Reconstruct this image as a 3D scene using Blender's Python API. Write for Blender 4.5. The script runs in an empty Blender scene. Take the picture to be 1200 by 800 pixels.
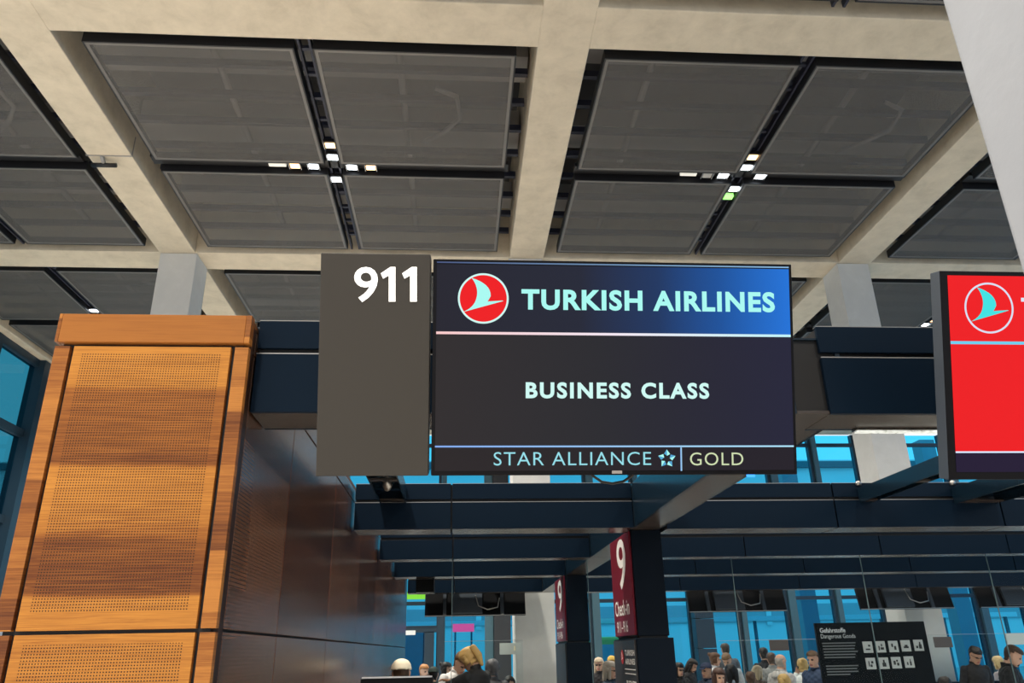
import bpy, bmesh, math, random
import numpy as np
from mathutils import Vector, Matrix
random.seed(7); rng = np.random.default_rng(7)
SC = bpy.context.scene
COL = SC.collection
E = 1.65                       # eye height; every z below is written relative to it and lifted by E

# ------------------------------------------------------------------ camera
FPX, PITCH, ROLL, YAW = 905.59, math.radians(21.8415), math.radians(-1.0919), math.radians(4.17456)
_cy, _sy, _cp, _sp = math.cos(YAW), math.sin(YAW), math.cos(PITCH), math.sin(PITCH)
FWD = Vector((_sy*_cp, _cy*_cp, _sp)); _R = Vector((_cy, -_sy, 0)); _U = _R.cross(FWD)
RT = _R*math.cos(ROLL) + _U*math.sin(ROLL); UP = -_R*math.sin(ROLL) + _U*math.cos(ROLL)
cam = bpy.data.cameras.new('camera'); cam_o = bpy.data.objects.new('camera', cam); COL.objects.link(cam_o)
cam.sensor_width = 36; cam.lens = FPX*36/1200; cam.clip_start = .05; cam.clip_end = 500
_m = Matrix((RT, UP, -FWD)).transposed().to_4x4(); _m.translation = Vector((0, 0, E)); cam_o.matrix_world = _m
SC.camera = cam_o

def ray(x, y): return RT*((x-600)/FPX) + UP*((400-y)/FPX) + FWD
def at(x, y, Y):               # a point at depth Y (metres in front of the eye)
    d = ray(x, y); return d*(Y/d.y) + Vector((0, 0, E))

# ------------------------------------------------------------------ world, exposure, hall lighting
W = bpy.data.worlds.new('overcast_sky'); SC.world = W; W.use_nodes = True
_n = W.node_tree.nodes; _bg = _n['Background']
_bg.inputs[0].default_value = (.90, .95, 1.0, 1); _bg.inputs[1].default_value = 1.15
SC.view_settings.view_transform = 'Standard'; SC.view_settings.look = 'None'
SC.view_settings.gamma = 1; SC.view_settings.use_curve_mapping = False
SC.view_settings.exposure = 0.0
SPOT_W, SPOT_COL = 2000, (1.0, .90, .77)
def hall_spot(x, y, parent=None):
    l = bpy.data.lights.new('hall_spot', 'SPOT'); l.energy = SPOT_W*(1.08 if x < 3 else .50); l.color = SPOT_COL
    l.spot_size = math.radians(125); l.spot_blend = .8; l.shadow_soft_size = .25
    o = bpy.data.objects.new('hall_spot', l); o.location = (x, y, E+6.9); COL.objects.link(o)
XBAY = (-7.93, -1.97, 4.50, 11.02)
YBAY = (-8.28, -2.08, 4.12, 10.31, 16.52, 22.72)
for _x in XBAY:
    for _y in YBAY: hall_spot(_x, _y)

# ------------------------------------------------------------------ materials
def mat(name, col, rough=.5, metal=0, spec=.5, emit=None, es=1.0, coat=0):
    m = bpy.data.materials.new(name); m.use_nodes = True
    b = m.node_tree.nodes['Principled BSDF']
    b.inputs['Base Color'].default_value = (*col, 1); b.inputs['Roughness'].default_value = rough
    b.inputs['Metallic'].default_value = metal; b.inputs['Specular IOR Level'].default_value = spec
    b.inputs['Coat Weight'].default_value = coat; b.inputs['Coat Roughness'].default_value = .08
    if emit: b.inputs['Emission Color'].default_value = (*emit, 1); b.inputs['Emission Strength'].default_value = es
    m.diffuse_color = (*col, 1)
    return m
def nd(m, t, **kw):
    n = m.node_tree.nodes.new(t)
    for k, v in kw.items(): setattr(n, k, v)
    return n
def lk(m, a, b): m.node_tree.links.new(a, b)
def bsdf(m): return m.node_tree.nodes['Principled BSDF']
def coords(m, scale=(1,1,1), kind='Object'):
    c = nd(m, 'ShaderNodeTexCoord'); mp = nd(m, 'ShaderNodeMapping'); mp.inputs['Scale'].default_value = scale
    lk(m, c.outputs[kind], mp.inputs['Vector']); return mp.outputs[0]
def noise(m, vec, scale=5, detail=6, rough=.55, dist=0):
    n = nd(m, 'ShaderNodeTexNoise'); n.inputs['Scale'].default_value = scale; n.inputs['Detail'].default_value = detail
    n.inputs['Roughness'].default_value = rough; n.inputs['Distortion'].default_value = dist; lk(m, vec, n.inputs['Vector']); return n.outputs[0]
def ramp(m, fac, stops, interp='LINEAR'):
    r = nd(m, 'ShaderNodeValToRGB'); r.color_ramp.interpolation = interp
    el = r.color_ramp.elements
    while len(el) < len(stops): el.new(.5)
    for e, (p, c) in zip(el, stops): e.position = p; e.color = (*c, 1)
    lk(m, fac, r.inputs[0]); return r.outputs[0]
def bump(m, h, strength=.2, dist=.01):
    b = nd(m, 'ShaderNodeBump'); b.inputs['Strength'].default_value = strength; b.inputs['Distance'].default_value = dist
    lk(m, h, b.inputs['Height']); lk(m, b.outputs[0], bsdf(m).inputs['Normal'])
def mixc(m, fac, a, b, mode='MIX'):
    n = nd(m, 'ShaderNodeMix', data_type='RGBA', blend_type=mode)
    for s, v in ((0, fac), (6, a), (7, b)):
        if hasattr(v, 'links'): lk(m, v, n.inputs[s])
        else: n.inputs[s].default_value = v if s == 0 else (*v, 1)
    return n.outputs[2]
def mathn(m, op, a, b=None, c=None):
    n = nd(m, 'ShaderNodeMath', operation=op)
    for i, v in enumerate((a, b, c)):
        if v is None: continue
        if hasattr(v, 'links'): lk(m, v, n.inputs[i])
        else: n.inputs[i].default_value = v
    return n.outputs[0]

def concrete(name, c0, c1, sc=1.6):
    m = mat(name, c0, .75); v = coords(m)
    f = noise(m, v, sc*1.6, 10, .68, .25)
    lk(m, ramp(m, f, [(.28, c1), (.5, c0), (.72, tuple(min(1, k*1.13) for k in c0))]), bsdf(m).inputs['Base Color'])
    bump(m, noise(m, v, 14, 5), .15, .01); return m
M_conc = concrete('tan_concrete', (.64, .565, .44), (.53, .465, .355))
M_colm = concrete('grey_concrete', (.295, .315, .350), (.268, .288, .322), .8)
M_colf = concrete('pale_concrete', (.60, .60, .585), (.55, .55, .54), .8)
M_slab = mat('dark_slab', (.10, .10, .105), .9)
M_black = mat('black_metal', (.008, .008, .010), .45)
M_duct = mat('galvanised_duct', (.33, .32, .31), .5, .3)
M_rail = mat('void_rail', (.022, .026, .05), .5)
M_floor = mat('stone_floor', (.6, .57, .53), .5)
_v = coords(M_floor); lk(M_floor, ramp(M_floor, noise(M_floor, _v, 40, 6), [(.3, (.55,.525,.485)), (.7, (.65,.62,.575))]), bsdf(M_floor).inputs['Base Color'])

def mesh_panel_mat():
    m = bpy.data.materials.new('expanded_metal_mesh'); m.use_nodes = True; t = m.node_tree
    b = bsdf(m); b.inputs['Base Color'].default_value = (.12, .115, .11, 1); b.inputs['Roughness'].default_value = .6
    v = coords(m); f = noise(m, v, 90, 2)
    lk(m, ramp(m, f, [(.35, (.104,.099,.094)), (.65, (.142,.135,.128))]), b.inputs['Base Color'])
    tr = nd(m, 'ShaderNodeBsdfTransparent'); mx = nd(m, 'ShaderNodeMixShader'); mx.inputs[0].default_value = .34
    lk(m, b.outputs[0], mx.inputs[1]); lk(m, tr.outputs[0], mx.inputs[2])
    lk(m, mx.outputs[0], t.nodes['Material Output'].inputs[0]); m.diffuse_color = (.12,.12,.12,1); return m
M_mesh = mesh_panel_mat()
M_medge = mat('panel_edge_grey', (.19, .18, .17), .5, .3)

def navy(name, c, r=.32, spec=.07):
    m = mat(name, c, r, 0, spec); v = coords(m)
    return m
M_navy = navy('navy_lacquer', (.0050, .0130, .0265))
M_navy2 = navy('navy_lacquer_edge', (.006, .017, .030), .2, .35)
M_under = navy('soffit_floor_reflection', (.045, .035, .030), .27, .4)  # navy undersides browned for the floor they reflect
M_seamM = mat('joint_black', (.004, .004, .005), .6)
M_lip = mat('pale_metal_lip', (.5, .48, .46), .3, .9)
M_steel = mat('brushed_steel', (.55, .55, .55), .3, 1)
M_grey911 = mat('taupe_sign_metal', (.053, .048, .042), .5, 0, .2)
M_bezel = mat('screen_bezel', (.006, .006, .008), .4, 0, .1)
M_bezside = mat('screen_side_grey', (.05, .062, .08), .4)
M_plast = mat('dark_plastic', (.008, .008, .009), .5, 0, .12)
M_cable = mat('black_cable', (.01, .01, .01), .5)
M_white = mat('white_print', (.85, .85, .83), .5)
M_whiteg = mat('white_lit_numerals', (.9, .9, .88), .5, emit=(1, .98, .95), es=.75)
M_maroon = mat('maroon_sign', (.16, .012, .026), .4, 0, .15)
M_pillar = mat('pillar_navy', (.0035, .007, .013), .35, 0, .07)
M_pillarg = mat('pillar_graphite', (.035, .035, .038), .35, 0, .15)
M_frame = mat('facade_steel', (.018, .038, .06), .4, .2)
M_frameg = mat('facade_grey', (.06, .13, .165), .45)

def wood(name, light, mid, dark, perf, rough=.42, zs=2.2, lines=False, spec=.25, bands=None):
    m = mat(name, mid, rough, 0, spec); c = nd(m, 'ShaderNodeTexCoord').outputs['Object']
    sep = nd(m, 'ShaderNodeSeparateXYZ'); lk(m, c, sep.inputs[0])
    oi = nd(m, 'ShaderNodeObjectInfo')
    # flitches: broad horizontal bands, each with its own tone
    zz = mathn(m, 'ADD', mathn(m, 'MULTIPLY', sep.outputs[2], zs), mathn(m, 'MULTIPLY', oi.outputs['Random'], 37.3))
    wob = mathn(m, 'MULTIPLY', noise(m, coords(m, (1.0, 1.0, 3)), 1.0, 2), .06)
    cell = mathn(m, 'FLOOR', mathn(m, 'MULTIPLY', mathn(m, 'ADD', zz, wob), 4.0))
    wn = nd(m, 'ShaderNodeTexWhiteNoise', noise_dimensions='1D'); lk(m, cell, wn.inputs['W'])
    soft = noise(m, coords(m, (.8, .8, 9)), 1.6, 4, .5, .6)
    tone = mathn(m, 'ADD', mathn(m, 'MULTIPLY', wn.outputs[0], .62), mathn(m, 'MULTIPLY', soft, .36))
    if bands:                    # broad flitches at fixed heights, lightly wavy
        zb = mathn(m, 'ADD', sep.outputs[2], mathn(m, 'MULTIPLY', mathn(m, 'SUBTRACT', noise(m, coords(m, (1.5, 1.5, 4)), 1.2, 3), .5), .05))
        bt_ = ramp(m, zb, [(p, (t, t, t)) for p, t in bands], 'EASE')
        tone = mathn(m, 'ADD', mathn(m, 'MULTIPLY', bt_, .72), mathn(m, 'MULTIPLY', soft, .30))
    grain = noise(m, coords(m, (3, 3, 150)), 1.5, 5, .6, 1.0)
    fac = mathn(m, 'ADD', tone, mathn(m, 'MULTIPLY', mathn(m, 'SUBTRACT', grain, .5), .75))
    colr = ramp(m, fac, [(.20, dark), (.48, mid), (.76, light)])
    if perf:                     # rows of small drilled holes over the marked field (object space)
        x0, x1, z0, z1, px, pz = perf
        fx = mathn(m, 'FRACT', mathn(m, 'MULTIPLY', sep.outputs[0], 1/px)); fz = mathn(m, 'FRACT', mathn(m, 'MULTIPLY', sep.outputs[2], 1/pz))
        dx = mathn(m, 'SUBTRACT', fx, .5); dz = mathn(m, 'MULTIPLY', mathn(m, 'SUBTRACT', fz, .5), pz/px)
        r = mathn(m, 'SQRT', mathn(m, 'ADD', mathn(m, 'MULTIPLY', dx, dx), mathn(m, 'MULTIPLY', dz, dz)))
        hole = mathn(m, 'LESS_THAN', r, .25)
        for s, lim, op in ((0, x0, 'GREATER_THAN'), (0, x1, 'LESS_THAN'), (2, z0, 'GREATER_THAN'), (2, z1, 'LESS_THAN')):
            hole = mathn(m, 'MULTIPLY', hole, mathn(m, op, sep.outputs[s], lim))
        colr = mixc(m, hole, colr, (.035, .015, .006))
        bump(m, mathn(m, 'SUBTRACT', 1.0, hole), .5, .003)
    if lines:                    # fine horizontal slots of the acoustic panels
        fz = mathn(m, 'FRACT', mathn(m, 'MULTIPLY', sep.outputs[2], 1/.0135))
        slot = mathn(m, 'LESS_THAN', fz, .26)
        colr = mixc(m, mathn(m, 'MULTIPLY', slot, .7), colr, (.02, .009, .006)); bump(m, mathn(m, 'SUBTRACT', 1.0, slot), .03, .002)
    lk(m, colr, bsdf(m).inputs['Base Color']); return m
WL, WM, WD = (.56, .235, .040), (.33, .115, .020), (.135, .038, .009)
M_wood = wood('walnut_veneer', WL, WM, WD, None)
M_woodfas = wood('walnut_fascia', (.38,.140,.028), (.29,.100,.020), (.20,.064,.013), None, zs=1.0)
M_wstrip = wood('walnut_strip', (.50,.200,.042), (.29,.100,.022), (.12,.036,.011), None, zs=2.6)
M_wshade = wood('walnut_side_shade', (.185,.082,.042), (.120,.050,.025), (.072,.029,.015), None, rough=.22, zs=.5, lines=True, spec=.42)  # same walnut darkened, as the side gets little light
M_wedge = wood('walnut_edge', (.06,.028,.016), (.045,.019,.011), (.03,.012,.008), None, rough=.4, zs=.6)

def glass(name, tint, ior=1.4, rough=.02):
    m = bpy.data.materials.new(name); m.use_nodes = True; t = m.node_tree
    t.nodes.remove(bsdf(m)); tr = nd(m, 'ShaderNodeBsdfTransparent'); tr.inputs[0].default_value = (*tint, 1)
    g = nd(m, 'ShaderNodeBsdfGlossy'); g.inputs['Roughness'].default_value = rough
    fr = nd(m, 'ShaderNodeFresnel'); fr.inputs[0].default_value = ior
    mx = nd(m, 'ShaderNodeMixShader'); gm = nd(m, 'ShaderNodeNewGeometry'); lk(m, mathn(m, 'MULTIPLY', fr.outputs[0], mathn(m, 'SUBTRACT', 1.0, gm.outputs['Backfacing'])), mx.inputs[0]); lk(m, tr.outputs[0], mx.inputs[1]); lk(m, g.outputs[0], mx.inputs[2])
    lk(m, mx.outputs[0], t.nodes['Material Output'].inputs[0]); m.diffuse_color = (*tint, 1); return m
M_fglass = glass('blue_daylight_glass', (.25, .80, 1.0), ior=1.2)  # blue cast of the daylight is put into the glass tint
M_sglass = glass('teal_daylight_glass', (.15, .44, .53), ior=1.2)  # the tint carries the daylight's teal cast
M_rglass = glass('pale_blue_daylight_glass', (.45, .78, 1.0), ior=1.2)  # tint colours the side daylight blue
M_cglass = glass('clear_partition_glass', (.95, .98, .985), ior=1.12)
M_frost = mat('frosted_plate', (.55, .62, .60), .4)

# ------------------------------------------------------------------ mesh helpers
class MB:
    def __init__(s): s.v, s.f, s.m = [], [], []
    def add(s, v, f, m=0):
        k = len(s.v); s.v += [Vector(p) for p in v]; s.f += [[k+i for i in q] for q in f]; s.m += [m]*len(f); return s
    def box(s, x0, x1, y0, y1, z0, z1, m=0):
        v = [(x, y, z) for z in (z0, z1) for y in (y0, y1) for x in (x0, x1)]
        return s.add(v, [(0,2,3,1),(4,5,7,6),(0,1,5,4),(2,6,7,3),(0,4,6,2),(1,3,7,5)], m)
    def obox(s, o, u, v, w, m=0):          # oriented box from a corner and three edge vectors
        o, u, v, w = map(Vector, (o, u, v, w))
        p = [o, o+u, o+v, o+u+v, o+w, o+u+w, o+v+w, o+u+v+w]
        return s.add(p, [(0,2,3,1),(4,5,7,6),(0,1,5,4),(2,6,7,3),(0,4,6,2),(1,3,7,5)], m)
    def tube(s, pts, r, n=8, m=0, caps=True):
        pts = [Vector(p) for p in pts]; rs = r if hasattr(r, '__len__') else [r]*len(pts); rings = []
        for i, p in enumerate(pts):
            d = (pts[min(i+1, len(pts)-1)]-pts[max(i-1, 0)]).normalized()
            a = d.orthogonal().normalized() if i == 0 else (rings_a - d*rings_a.dot(d)).normalized()
            rings_a = a; b = d.cross(a)
            rings.append([p+(a*math.cos(t)+b*math.sin(t))*rs[i] for t in (2*math.pi*k/n for k in range(n))])
        v = [q for rg in rings for q in rg]; f = []
        for i in range(len(pts)-1):
            for k in range(n): f.append((i*n+k, i*n+(k+1) % n, (i+1)*n+(k+1) % n, (i+1)*n+k))
        if caps: f += [tuple(range(n-1, -1, -1)), tuple(range((len(pts)-1)*n, len(pts)*n))]
        return s.add(v, f, m)
    def prism(s, poly, off, m=0):          # closed polygon and an offset vector
        poly = [Vector(p) for p in poly]; n = len(poly); off = Vector(off)
        return s.add(poly+[p+off for p in poly], [tuple(range(n-1, -1, -1)), tuple(range(n, 2*n))]+[(i, (i+1) % n, n+(i+1) % n, n+i) for i in range(n)], m)
    def build(s, name, mats, parent=None, smooth=False, bevel=0, origin=None):
        if not isinstance(mats, (list, tuple)): mats = [mats]
        if parent is not None: o = wloc(parent)
        elif origin is not None: o = Vector(origin)
        else:
            a = np.array([tuple(p) for p in s.v]); o = Vector(((a[:,0].min()+a[:,0].max())/2, (a[:,1].min()+a[:,1].max())/2, a[:,2].min()))
        me = bpy.data.meshes.new(name); me.from_pydata([tuple(p-o) for p in s.v], [], s.f)
        for mt in mats: me.materials.append(mt)
        me.polygons.foreach_set('material_index', s.m)
        bm = bmesh.new(); bm.from_mesh(me); bmesh.ops.recalc_face_normals(bm, faces=bm.faces); bm.to_mesh(me); bm.free()
        if smooth: me.polygons.foreach_set('use_smooth', [True]*len(me.polygons))
        ob = bpy.data.objects.new(name, me); COL.objects.link(ob)
        if parent is not None: ob.parent = parent
        else: ob.location = o
        if bevel:
            b = ob.modifiers.new('edge', 'BEVEL'); b.width = bevel; b.segments = 2; b.limit_method = 'ANGLE'
        return ob
def wloc(o):
    p = Vector((0,0,0))
    while o is not None: p += o.location; o = o.parent
    return p
def tag(o, label, cat, group=None):
    o['label'] = label; o['category'] = cat
    if group: o['group'] = group
    return o
def thing(name, loc, label, cat, group=None):
    o = bpy.data.objects.new(name, None); COL.objects.link(o); o.location = loc; o.empty_display_size = .1
    return tag(o, label, cat, group)
def struct(o): o['kind'] = 'structure'; return o
def stuff(o): o['kind'] = 'stuff'; return o
def holder(name, loc):
    o = bpy.data.objects.new(name, None); COL.objects.link(o); o.location = loc; return struct(o)
def bx(name, m, parent, x0, x1, y0, y1, z0, z1, bevel=0):
    return MB().box(x0, x1, y0, y1, z0, z1).build(name, m, parent, bevel=bevel)
def inst(src, parent, loc):                # another object on the same mesh data, placed in the parent's frame
    o = src.copy(); COL.objects.link(o); o.parent = parent; o.location = Vector(loc) - (wloc(parent) if parent else Vector((0,0,0))); return o

def text_mesh(s, bold=0.0, spacing=1.0):
    c = bpy.data.curves.new('lettering', 'FONT'); c.body = s; c.size = 1; c.offset = bold; c.space_character = spacing; c.resolution_u = 4
    o = bpy.data.objects.new('lettering', c); COL.objects.link(o)
    me = bpy.data.meshes.new_from_object(o.evaluated_get(bpy.context.evaluated_depsgraph_get()))
    vs = np.array([tuple(v.co) for v in me.vertices]); fs = [tuple(p.vertices) for p in me.polygons]
    bpy.data.objects.remove(o); bpy.data.curves.remove(c); bpy.data.meshes.remove(me)
    return vs, fs
def text(name, s, mt, parent, P00, P10, P01, bold=0.0, lift=.0, spacing=1.0, keep=False):
    """flat lettering filling the parallelogram with corners P00 (bottom left), P10 (bottom right), P01 (top left)"""
    vs, fs = text_mesh(s, bold, spacing); a, b = vs.min(0), vs.max(0)
    P00, P10, P01 = map(Vector, (P00, P10, P01)); u, v = P10-P00, P01-P00; n = u.cross(v).normalized()
    q = [P00 + u*((p[0]-a[0])/(b[0]-a[0])) + v*((p[1]-a[1])/(b[1]-a[1])) + n*lift for p in vs]
    return MB().add(q, fs).build(name, mt, parent)

# ------------------------------------------------------------------ floor, ceiling
H = 7.0
struct(MB().box(-11.0, 21, -12, 26.0, -.2, 0).build('floor', M_floor))
ceil = struct(MB().box(-11.3, 18, -12, 26.4, E+H+1.6, E+H+1.85).build('ceiling', M_slab))
XB = [(-10.95, -10.30), (-5.585, -4.935), (.945, 1.595), (7.45, 8.10), (13.95, 14.6)]
YB = [(-11.72, -11.06), (-5.51, -4.85), (.69, 1.35), (6.885, 7.555), (13.115, 13.785), (19.29, 19.95), (25.5, 26.15)]
for x0, x1 in XB: bx('concrete_beam', M_conc, ceil, x0, x1, -12, 26.1, E+H, E+H+1.6, .012)
for y0, y1 in YB:
    for (a, b) in zip(XB[:-1], XB[1:]): bx('concrete_beam', M_conc, ceil, a[1]-.005, b[0]+.005, y0, y1, E+H+.0008, E+H+1.6, .012)
# ceiling panels: four framed metal-mesh leaves in every bay, hung a little inside the beams
PCOLS = [(-10.10, -8.04), (-7.83, -5.755), (-4.635, -2.09), (-1.86, .69), (1.82, 4.395), (4.60, 7.16), (8.33, 10.9), (11.12, 13.7)]
PW = {}
def panel_at(x0, x1, y0, y1):
    key = (round(x1-x0, 2), round(y1-y0, 2)); org = Vector((x0, y0, E+H))
    w, d = x1-x0, y1-y0
    if key not in PW:
        s = MB().add([(.06,.06,.012),(w-.06,.06,.012),(w-.06,d-.06,.012),(.06,d-.06,.012)], [(0,1,2,3)])
        me = s.build('mesh_panel', M_mesh, None, origin=(0,0,0)); fr = MB()
        for a in ((0,w,0,.02), (0,w,d-.02,d), (0,.02,.02,d-.02), (w-.02,w,.02,d-.02)): fr.box(a[0],a[1],a[2],a[3],0,.15)
        fo = fr.build('panel_frame', M_black, None, origin=(0,0,0)); ed = MB()
        for a in ((.02,w-.02,.02,.06), (.02,w-.02,d-.06,d-.02), (.02,.06,.06,d-.06), (w-.06,w-.02,.06,d-.06)): ed.box(a[0],a[1],a[2],a[3],.004,.02)
        eo = ed.build('panel_edging', M_medge, None, origin=(0,0,0)); PW[key] = (me, fo, eo); new = PW[key]
    else: new = tuple(o.copy() for o in PW[key]); [COL.objects.link(o) for o in new]
    p, fo, eo = new; p.parent = ceil; p.location = org - wloc(ceil)
    for o in (fo, eo): o.parent = p; o.location = (0,0,0)
for yb0, yb1 in zip(YB[1:-1], YB[2:]):
    c = (yb0[1]+yb1[0])/2; a = yb0[1]+.155; b = yb1[0]-.235
    if yb0[0] < 0: c0 = c
    for j, (x0, x1) in enumerate(PCOLS):
        panel_at(x0, x1, a, c-.155); panel_at(x0, x1, c+.115, b)
# black light tracks in the gaps, services in the void above
for yb0, yb1 in zip(YB[2:-1], YB[3:]):
    c = (yb0[1]+yb1[0])/2 - .02
    for a, b in zip(XB[:-1], XB[1:]):
        MB().box(a[1]+.2, b[0]-.2, c-.10, c+.10, E+H+.10, E+H+.16).build('light_track', M_black, ceil)
        xc = {-10.30: -7.935, -4.935: -1.975, 1.595: 4.50, 8.10: 11.01}[a[1]]
        t = MB()
        for s in (-.085, .055): t.box(xc+s, xc+s+.03, yb0[1]+.05, yb1[0]-.05, E+H+.10, E+H+.2)
        k = yb0[1]+.3
        while k < yb1[0]-.2:
            t.box(xc-.055, xc+.055, k, k+.05, E+H+.14, E+H+.19); k += .47
        stuff(t.build('gap_bracket', M_rail, ceil))
for k, yb in enumerate(zip(YB[3:-1], YB[4:])):
    y0, y1 = yb[0][1], yb[1][0]
    for a, b in zip(XB[:-1], XB[1:]):
        x0, x1 = a[1]+.03, b[0]-.03; rr = random.Random(int(100*x0)+k)
        y = y0+.35
        while y < y1-.2:
            bx('service_rail', M_rail, ceil, x0, x1, y, y+.07, E+H+.42, E+H+.52); y += .62
        for q in range(3):
            yy = y0 + .7 + q*1.75 + rr.uniform(-.2, .2); hh = rr.uniform(.25, .4)
            bx('service_duct', M_duct, ceil, x0, x1, yy, yy+rr.uniform(.35, .7), E+H+.62, E+H+.62+hh)
        for q in range(2):
            xx = x0 + (x1-x0)*(.22+.5*q) + rr.uniform(-.4, .4)
            MB().tube([(xx, y0+.05, E+H+.56), (xx, y1-.05, E+H+.56)], .05, 8).build('service_pipe', M_duct, ceil, smooth=True)
        xx = x0 + (x1-x0)*.78; yy = y0+1.2
        MB().tube([(xx-.2, yy+1.2, E+H+.3), (xx+.1, yy+.9, E+H+.26), (xx+.35, yy+.55, E+H+.25), (xx+.3, yy+.1, E+H+.27), (xx, yy, E+H+.32)], .035, 6).build('hose', M_duct, ceil, smooth=True)

# ------------------------------------------------------------------ columns
def column(x0, x1, y0, y1, z1, label):
    return tag(MB().box(x0, x1, y0, y1, 0, z1).build('concrete_column', M_colm if y0 < 5 else M_colf, None, bevel=.012), label, 'column')
column(.94, 1.60, .44, 1.105, E+H, 'broad pale grey column close in front of the red screen')
column(-5.57, -4.90, 13.13, 13.77, E+H-.004, 'grey square column rising behind the walnut housing to the ceiling grid')
column(.92, 1.57, 13.13, 13.77, E+H-.004, 'pale square column behind the dark screen back and blonde woman')
column(7.42, 8.06, 13.13, 13.77, E+H-.004, 'grey square column behind the dangerous goods board')

# ------------------------------------------------------------------ downlights in the ceiling crossings
def lampmat(n, c, s): return mat(n, (.8,.8,.8), .5, emit=c, es=s)
L_cold, L_warm = lampmat('lamp_cool_white', (.86, .94, 1), 12), lampmat('lamp_warm_white', (1, .56, .22), 3.2)
L_green, L_off = lampmat('green_sign_light', (.22, .95, .05), 1.2), mat('lamp_off', (.5,.5,.48), .4)
L_tag = mat('white_tag_glow', (.7,.68,.6), .5, emit=(1,.97,.85), es=.55)  # tag plates are given a glow of their own to stand out white
def downlight(x, y, lens, label, sx=.072, group=None):
    z = E+H+.03
    t = thing('downlight', (x, y, z), label, 'lamp', group)
    b = MB().box(x-.095, x+.095, y-.085, y+.085, z+.02, z+.075)
    b.build('housing', M_black, t, bevel=.006)
    for sgn in (-1, 1): bx('louvre_fin', M_steel, t, x+sgn*.088-.004, x+sgn*.088+.004, y-.08, y+.08, z-.005, z+.02)
    MB().box(x-sx, x+sx, y-.062, y+.062, z+.004, z+.02).build('lens', lens, t, bevel=.01)
CA, CB = 'in the ceiling cross above 911', 'in the ceiling cross above the airline screen'
for x, y, l, s in [(-1.95, 9.754, L_warm, 'warm downlight at the end of the near arm '+CA), (-1.955, 10.055, L_cold, 'cool downlight second along the near arm '+CA),
        (-2.57, 10.30, L_warm, 'warm downlight next to the white tag '+CA), (-2.285, 10.30, L_cold, 'cool downlight between tag and centre '+CA),
        (-1.695, 10.30, L_cold, 'cool downlight opposite the tag, inner one '+CA), (-1.405, 10.30, L_warm, 'warm downlight opposite the tag, outer one '+CA),
        (-1.985, 10.654, L_cold, 'single cool downlight on the far arm '+CA)]: downlight(x, y, l, s)
for x, y, l, s in [(4.51, 9.79, L_warm, 'orange-rimmed warm downlight '+CB), (4.51, 10.065, L_cold, 'cool downlight beside the orange-rimmed one '+CB),
        (4.205, 10.30, L_cold, 'cool downlight next to the unlit lamp '+CB), (4.815, 10.30, L_cold, 'cool downlight on the column side '+CB),
        (4.515, 10.673, L_cold, 'cool downlight next to the green light '+CB), (3.95, 10.30, L_off, 'unlit grey downlight '+CB)]: downlight(x, y, l, s)
downlight(-7.94, 15.93, L_cold, 'bright downlight just over the top edge of the walnut housing'); downlight(11.06, 16.25, L_cold, 'lower of two downlights glinting beside the red screen'); downlight(11.13, 16.0, L_warm, 'upper of two downlights glinting beside the red screen')
tag(MB().box(4.42, 4.58, 10.87, 10.98, E+H+.03, E+H+.095).build('signal_light', L_green, bevel=.004), 'small green light in the ceiling cross above the airline screen', 'lamp')
for x, s in ((-2.84, 'white tag plate in the ceiling gap above the 911 sign'), (3.645, 'white tag plate in the ceiling gap above the airline screen')):
    tag(MB().box(x-.13, x+.13, 10.27, 10.34, E+H+.05, E+H+.099).build('tag_plate', L_tag), s, 'tag')
# sensor strapped round the long beam
t = thing('beam_sensor', (-5.26, 10.1, E+H-.1), 'black bar sensor strapped under the concrete beam by a thin band', 'sensor')
b = MB(); b.box(-5.60, -4.92, 10.07, 10.085, E+H-.012, E+H-.001); b.box(-4.934, -4.925, 10.07, 10.085, E+H, E+H+.34); b.box(-5.6, -5.587, 10.07, 10.085, E+H, E+H+.34); b.build('strap', M_duct, t)
MB().tube([(-5.55, 10.2, E+H-.09), (-5.19, 10.2, E+H-.09)], .035, 10).build('bar', M_black, t, smooth=True)
MB().tube([(-5.37, 10.08, E+H-.012), (-5.37, 10.14, E+H-.045), (-5.37, 10.2, E+H-.07)], .03, 8).build('bracket', M_duct, t, smooth=True)

# ------------------------------------------------------------------ walnut housing
HX0, HX1, HY0, HY1 = -1.47, -.78, 2.72, 12.62
hs = thing('baggage_housing', ((HX0+HX1)/2, HY0, 0), 'long walnut panelled housing with perforated end panel and shade-darkened side', 'cabinet')
bx('carcass', M_seamM, hs, HX0+.02, HX1-.02, HY0+.02, HY1, 0.0, E+1.16)
ZS = [(-1.55, -.80), (-.788, .075), (.087, 1.062)]
for z0, z1 in ZS[::-1]:
    w = (-.838 - -1.408)
    cx = (-1.408+-.838)/2
    m = wood('walnut_end_panel', WL, WM, WD, (-.245, .248, z0+.055-z0, z1-z0-.03, .0092, .0092), zs=1.7, bands=[(.09,.72),(.12,.14),(.27,.20),(.30,.48),(.35,.66),(.52,.76),(.545,.22),(.62,.34),(.79,.38),(.83,.74)] if z1 > 1 else [(.1,.3),(.5,.3),(.55,.62),(.85,.70)])
    MB().box(-1.402, -.842, HY0, HY0+.022, E+z0, E+z1).build('end_panel', m, hs, bevel=.0015)
    p = hs.children[-1]
    # shift the panel's own origin to its lower middle so the drilled field lies in its own frame
    off = Vector((cx, HY0, E+z0)) - wloc(hs)
    p.data.transform(Matrix.Translation(-off)); p.location = off
    bx('corner_strip', M_wstrip, hs, HX0, -1.416, HY0, HY0+.03, E+z0, E+z1, .0015)
    bx('corner_strip', M_wstrip, hs, -.828, HX1+.002, HY0, HY0+.03, E+z0, E+z1, .0015)
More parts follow.
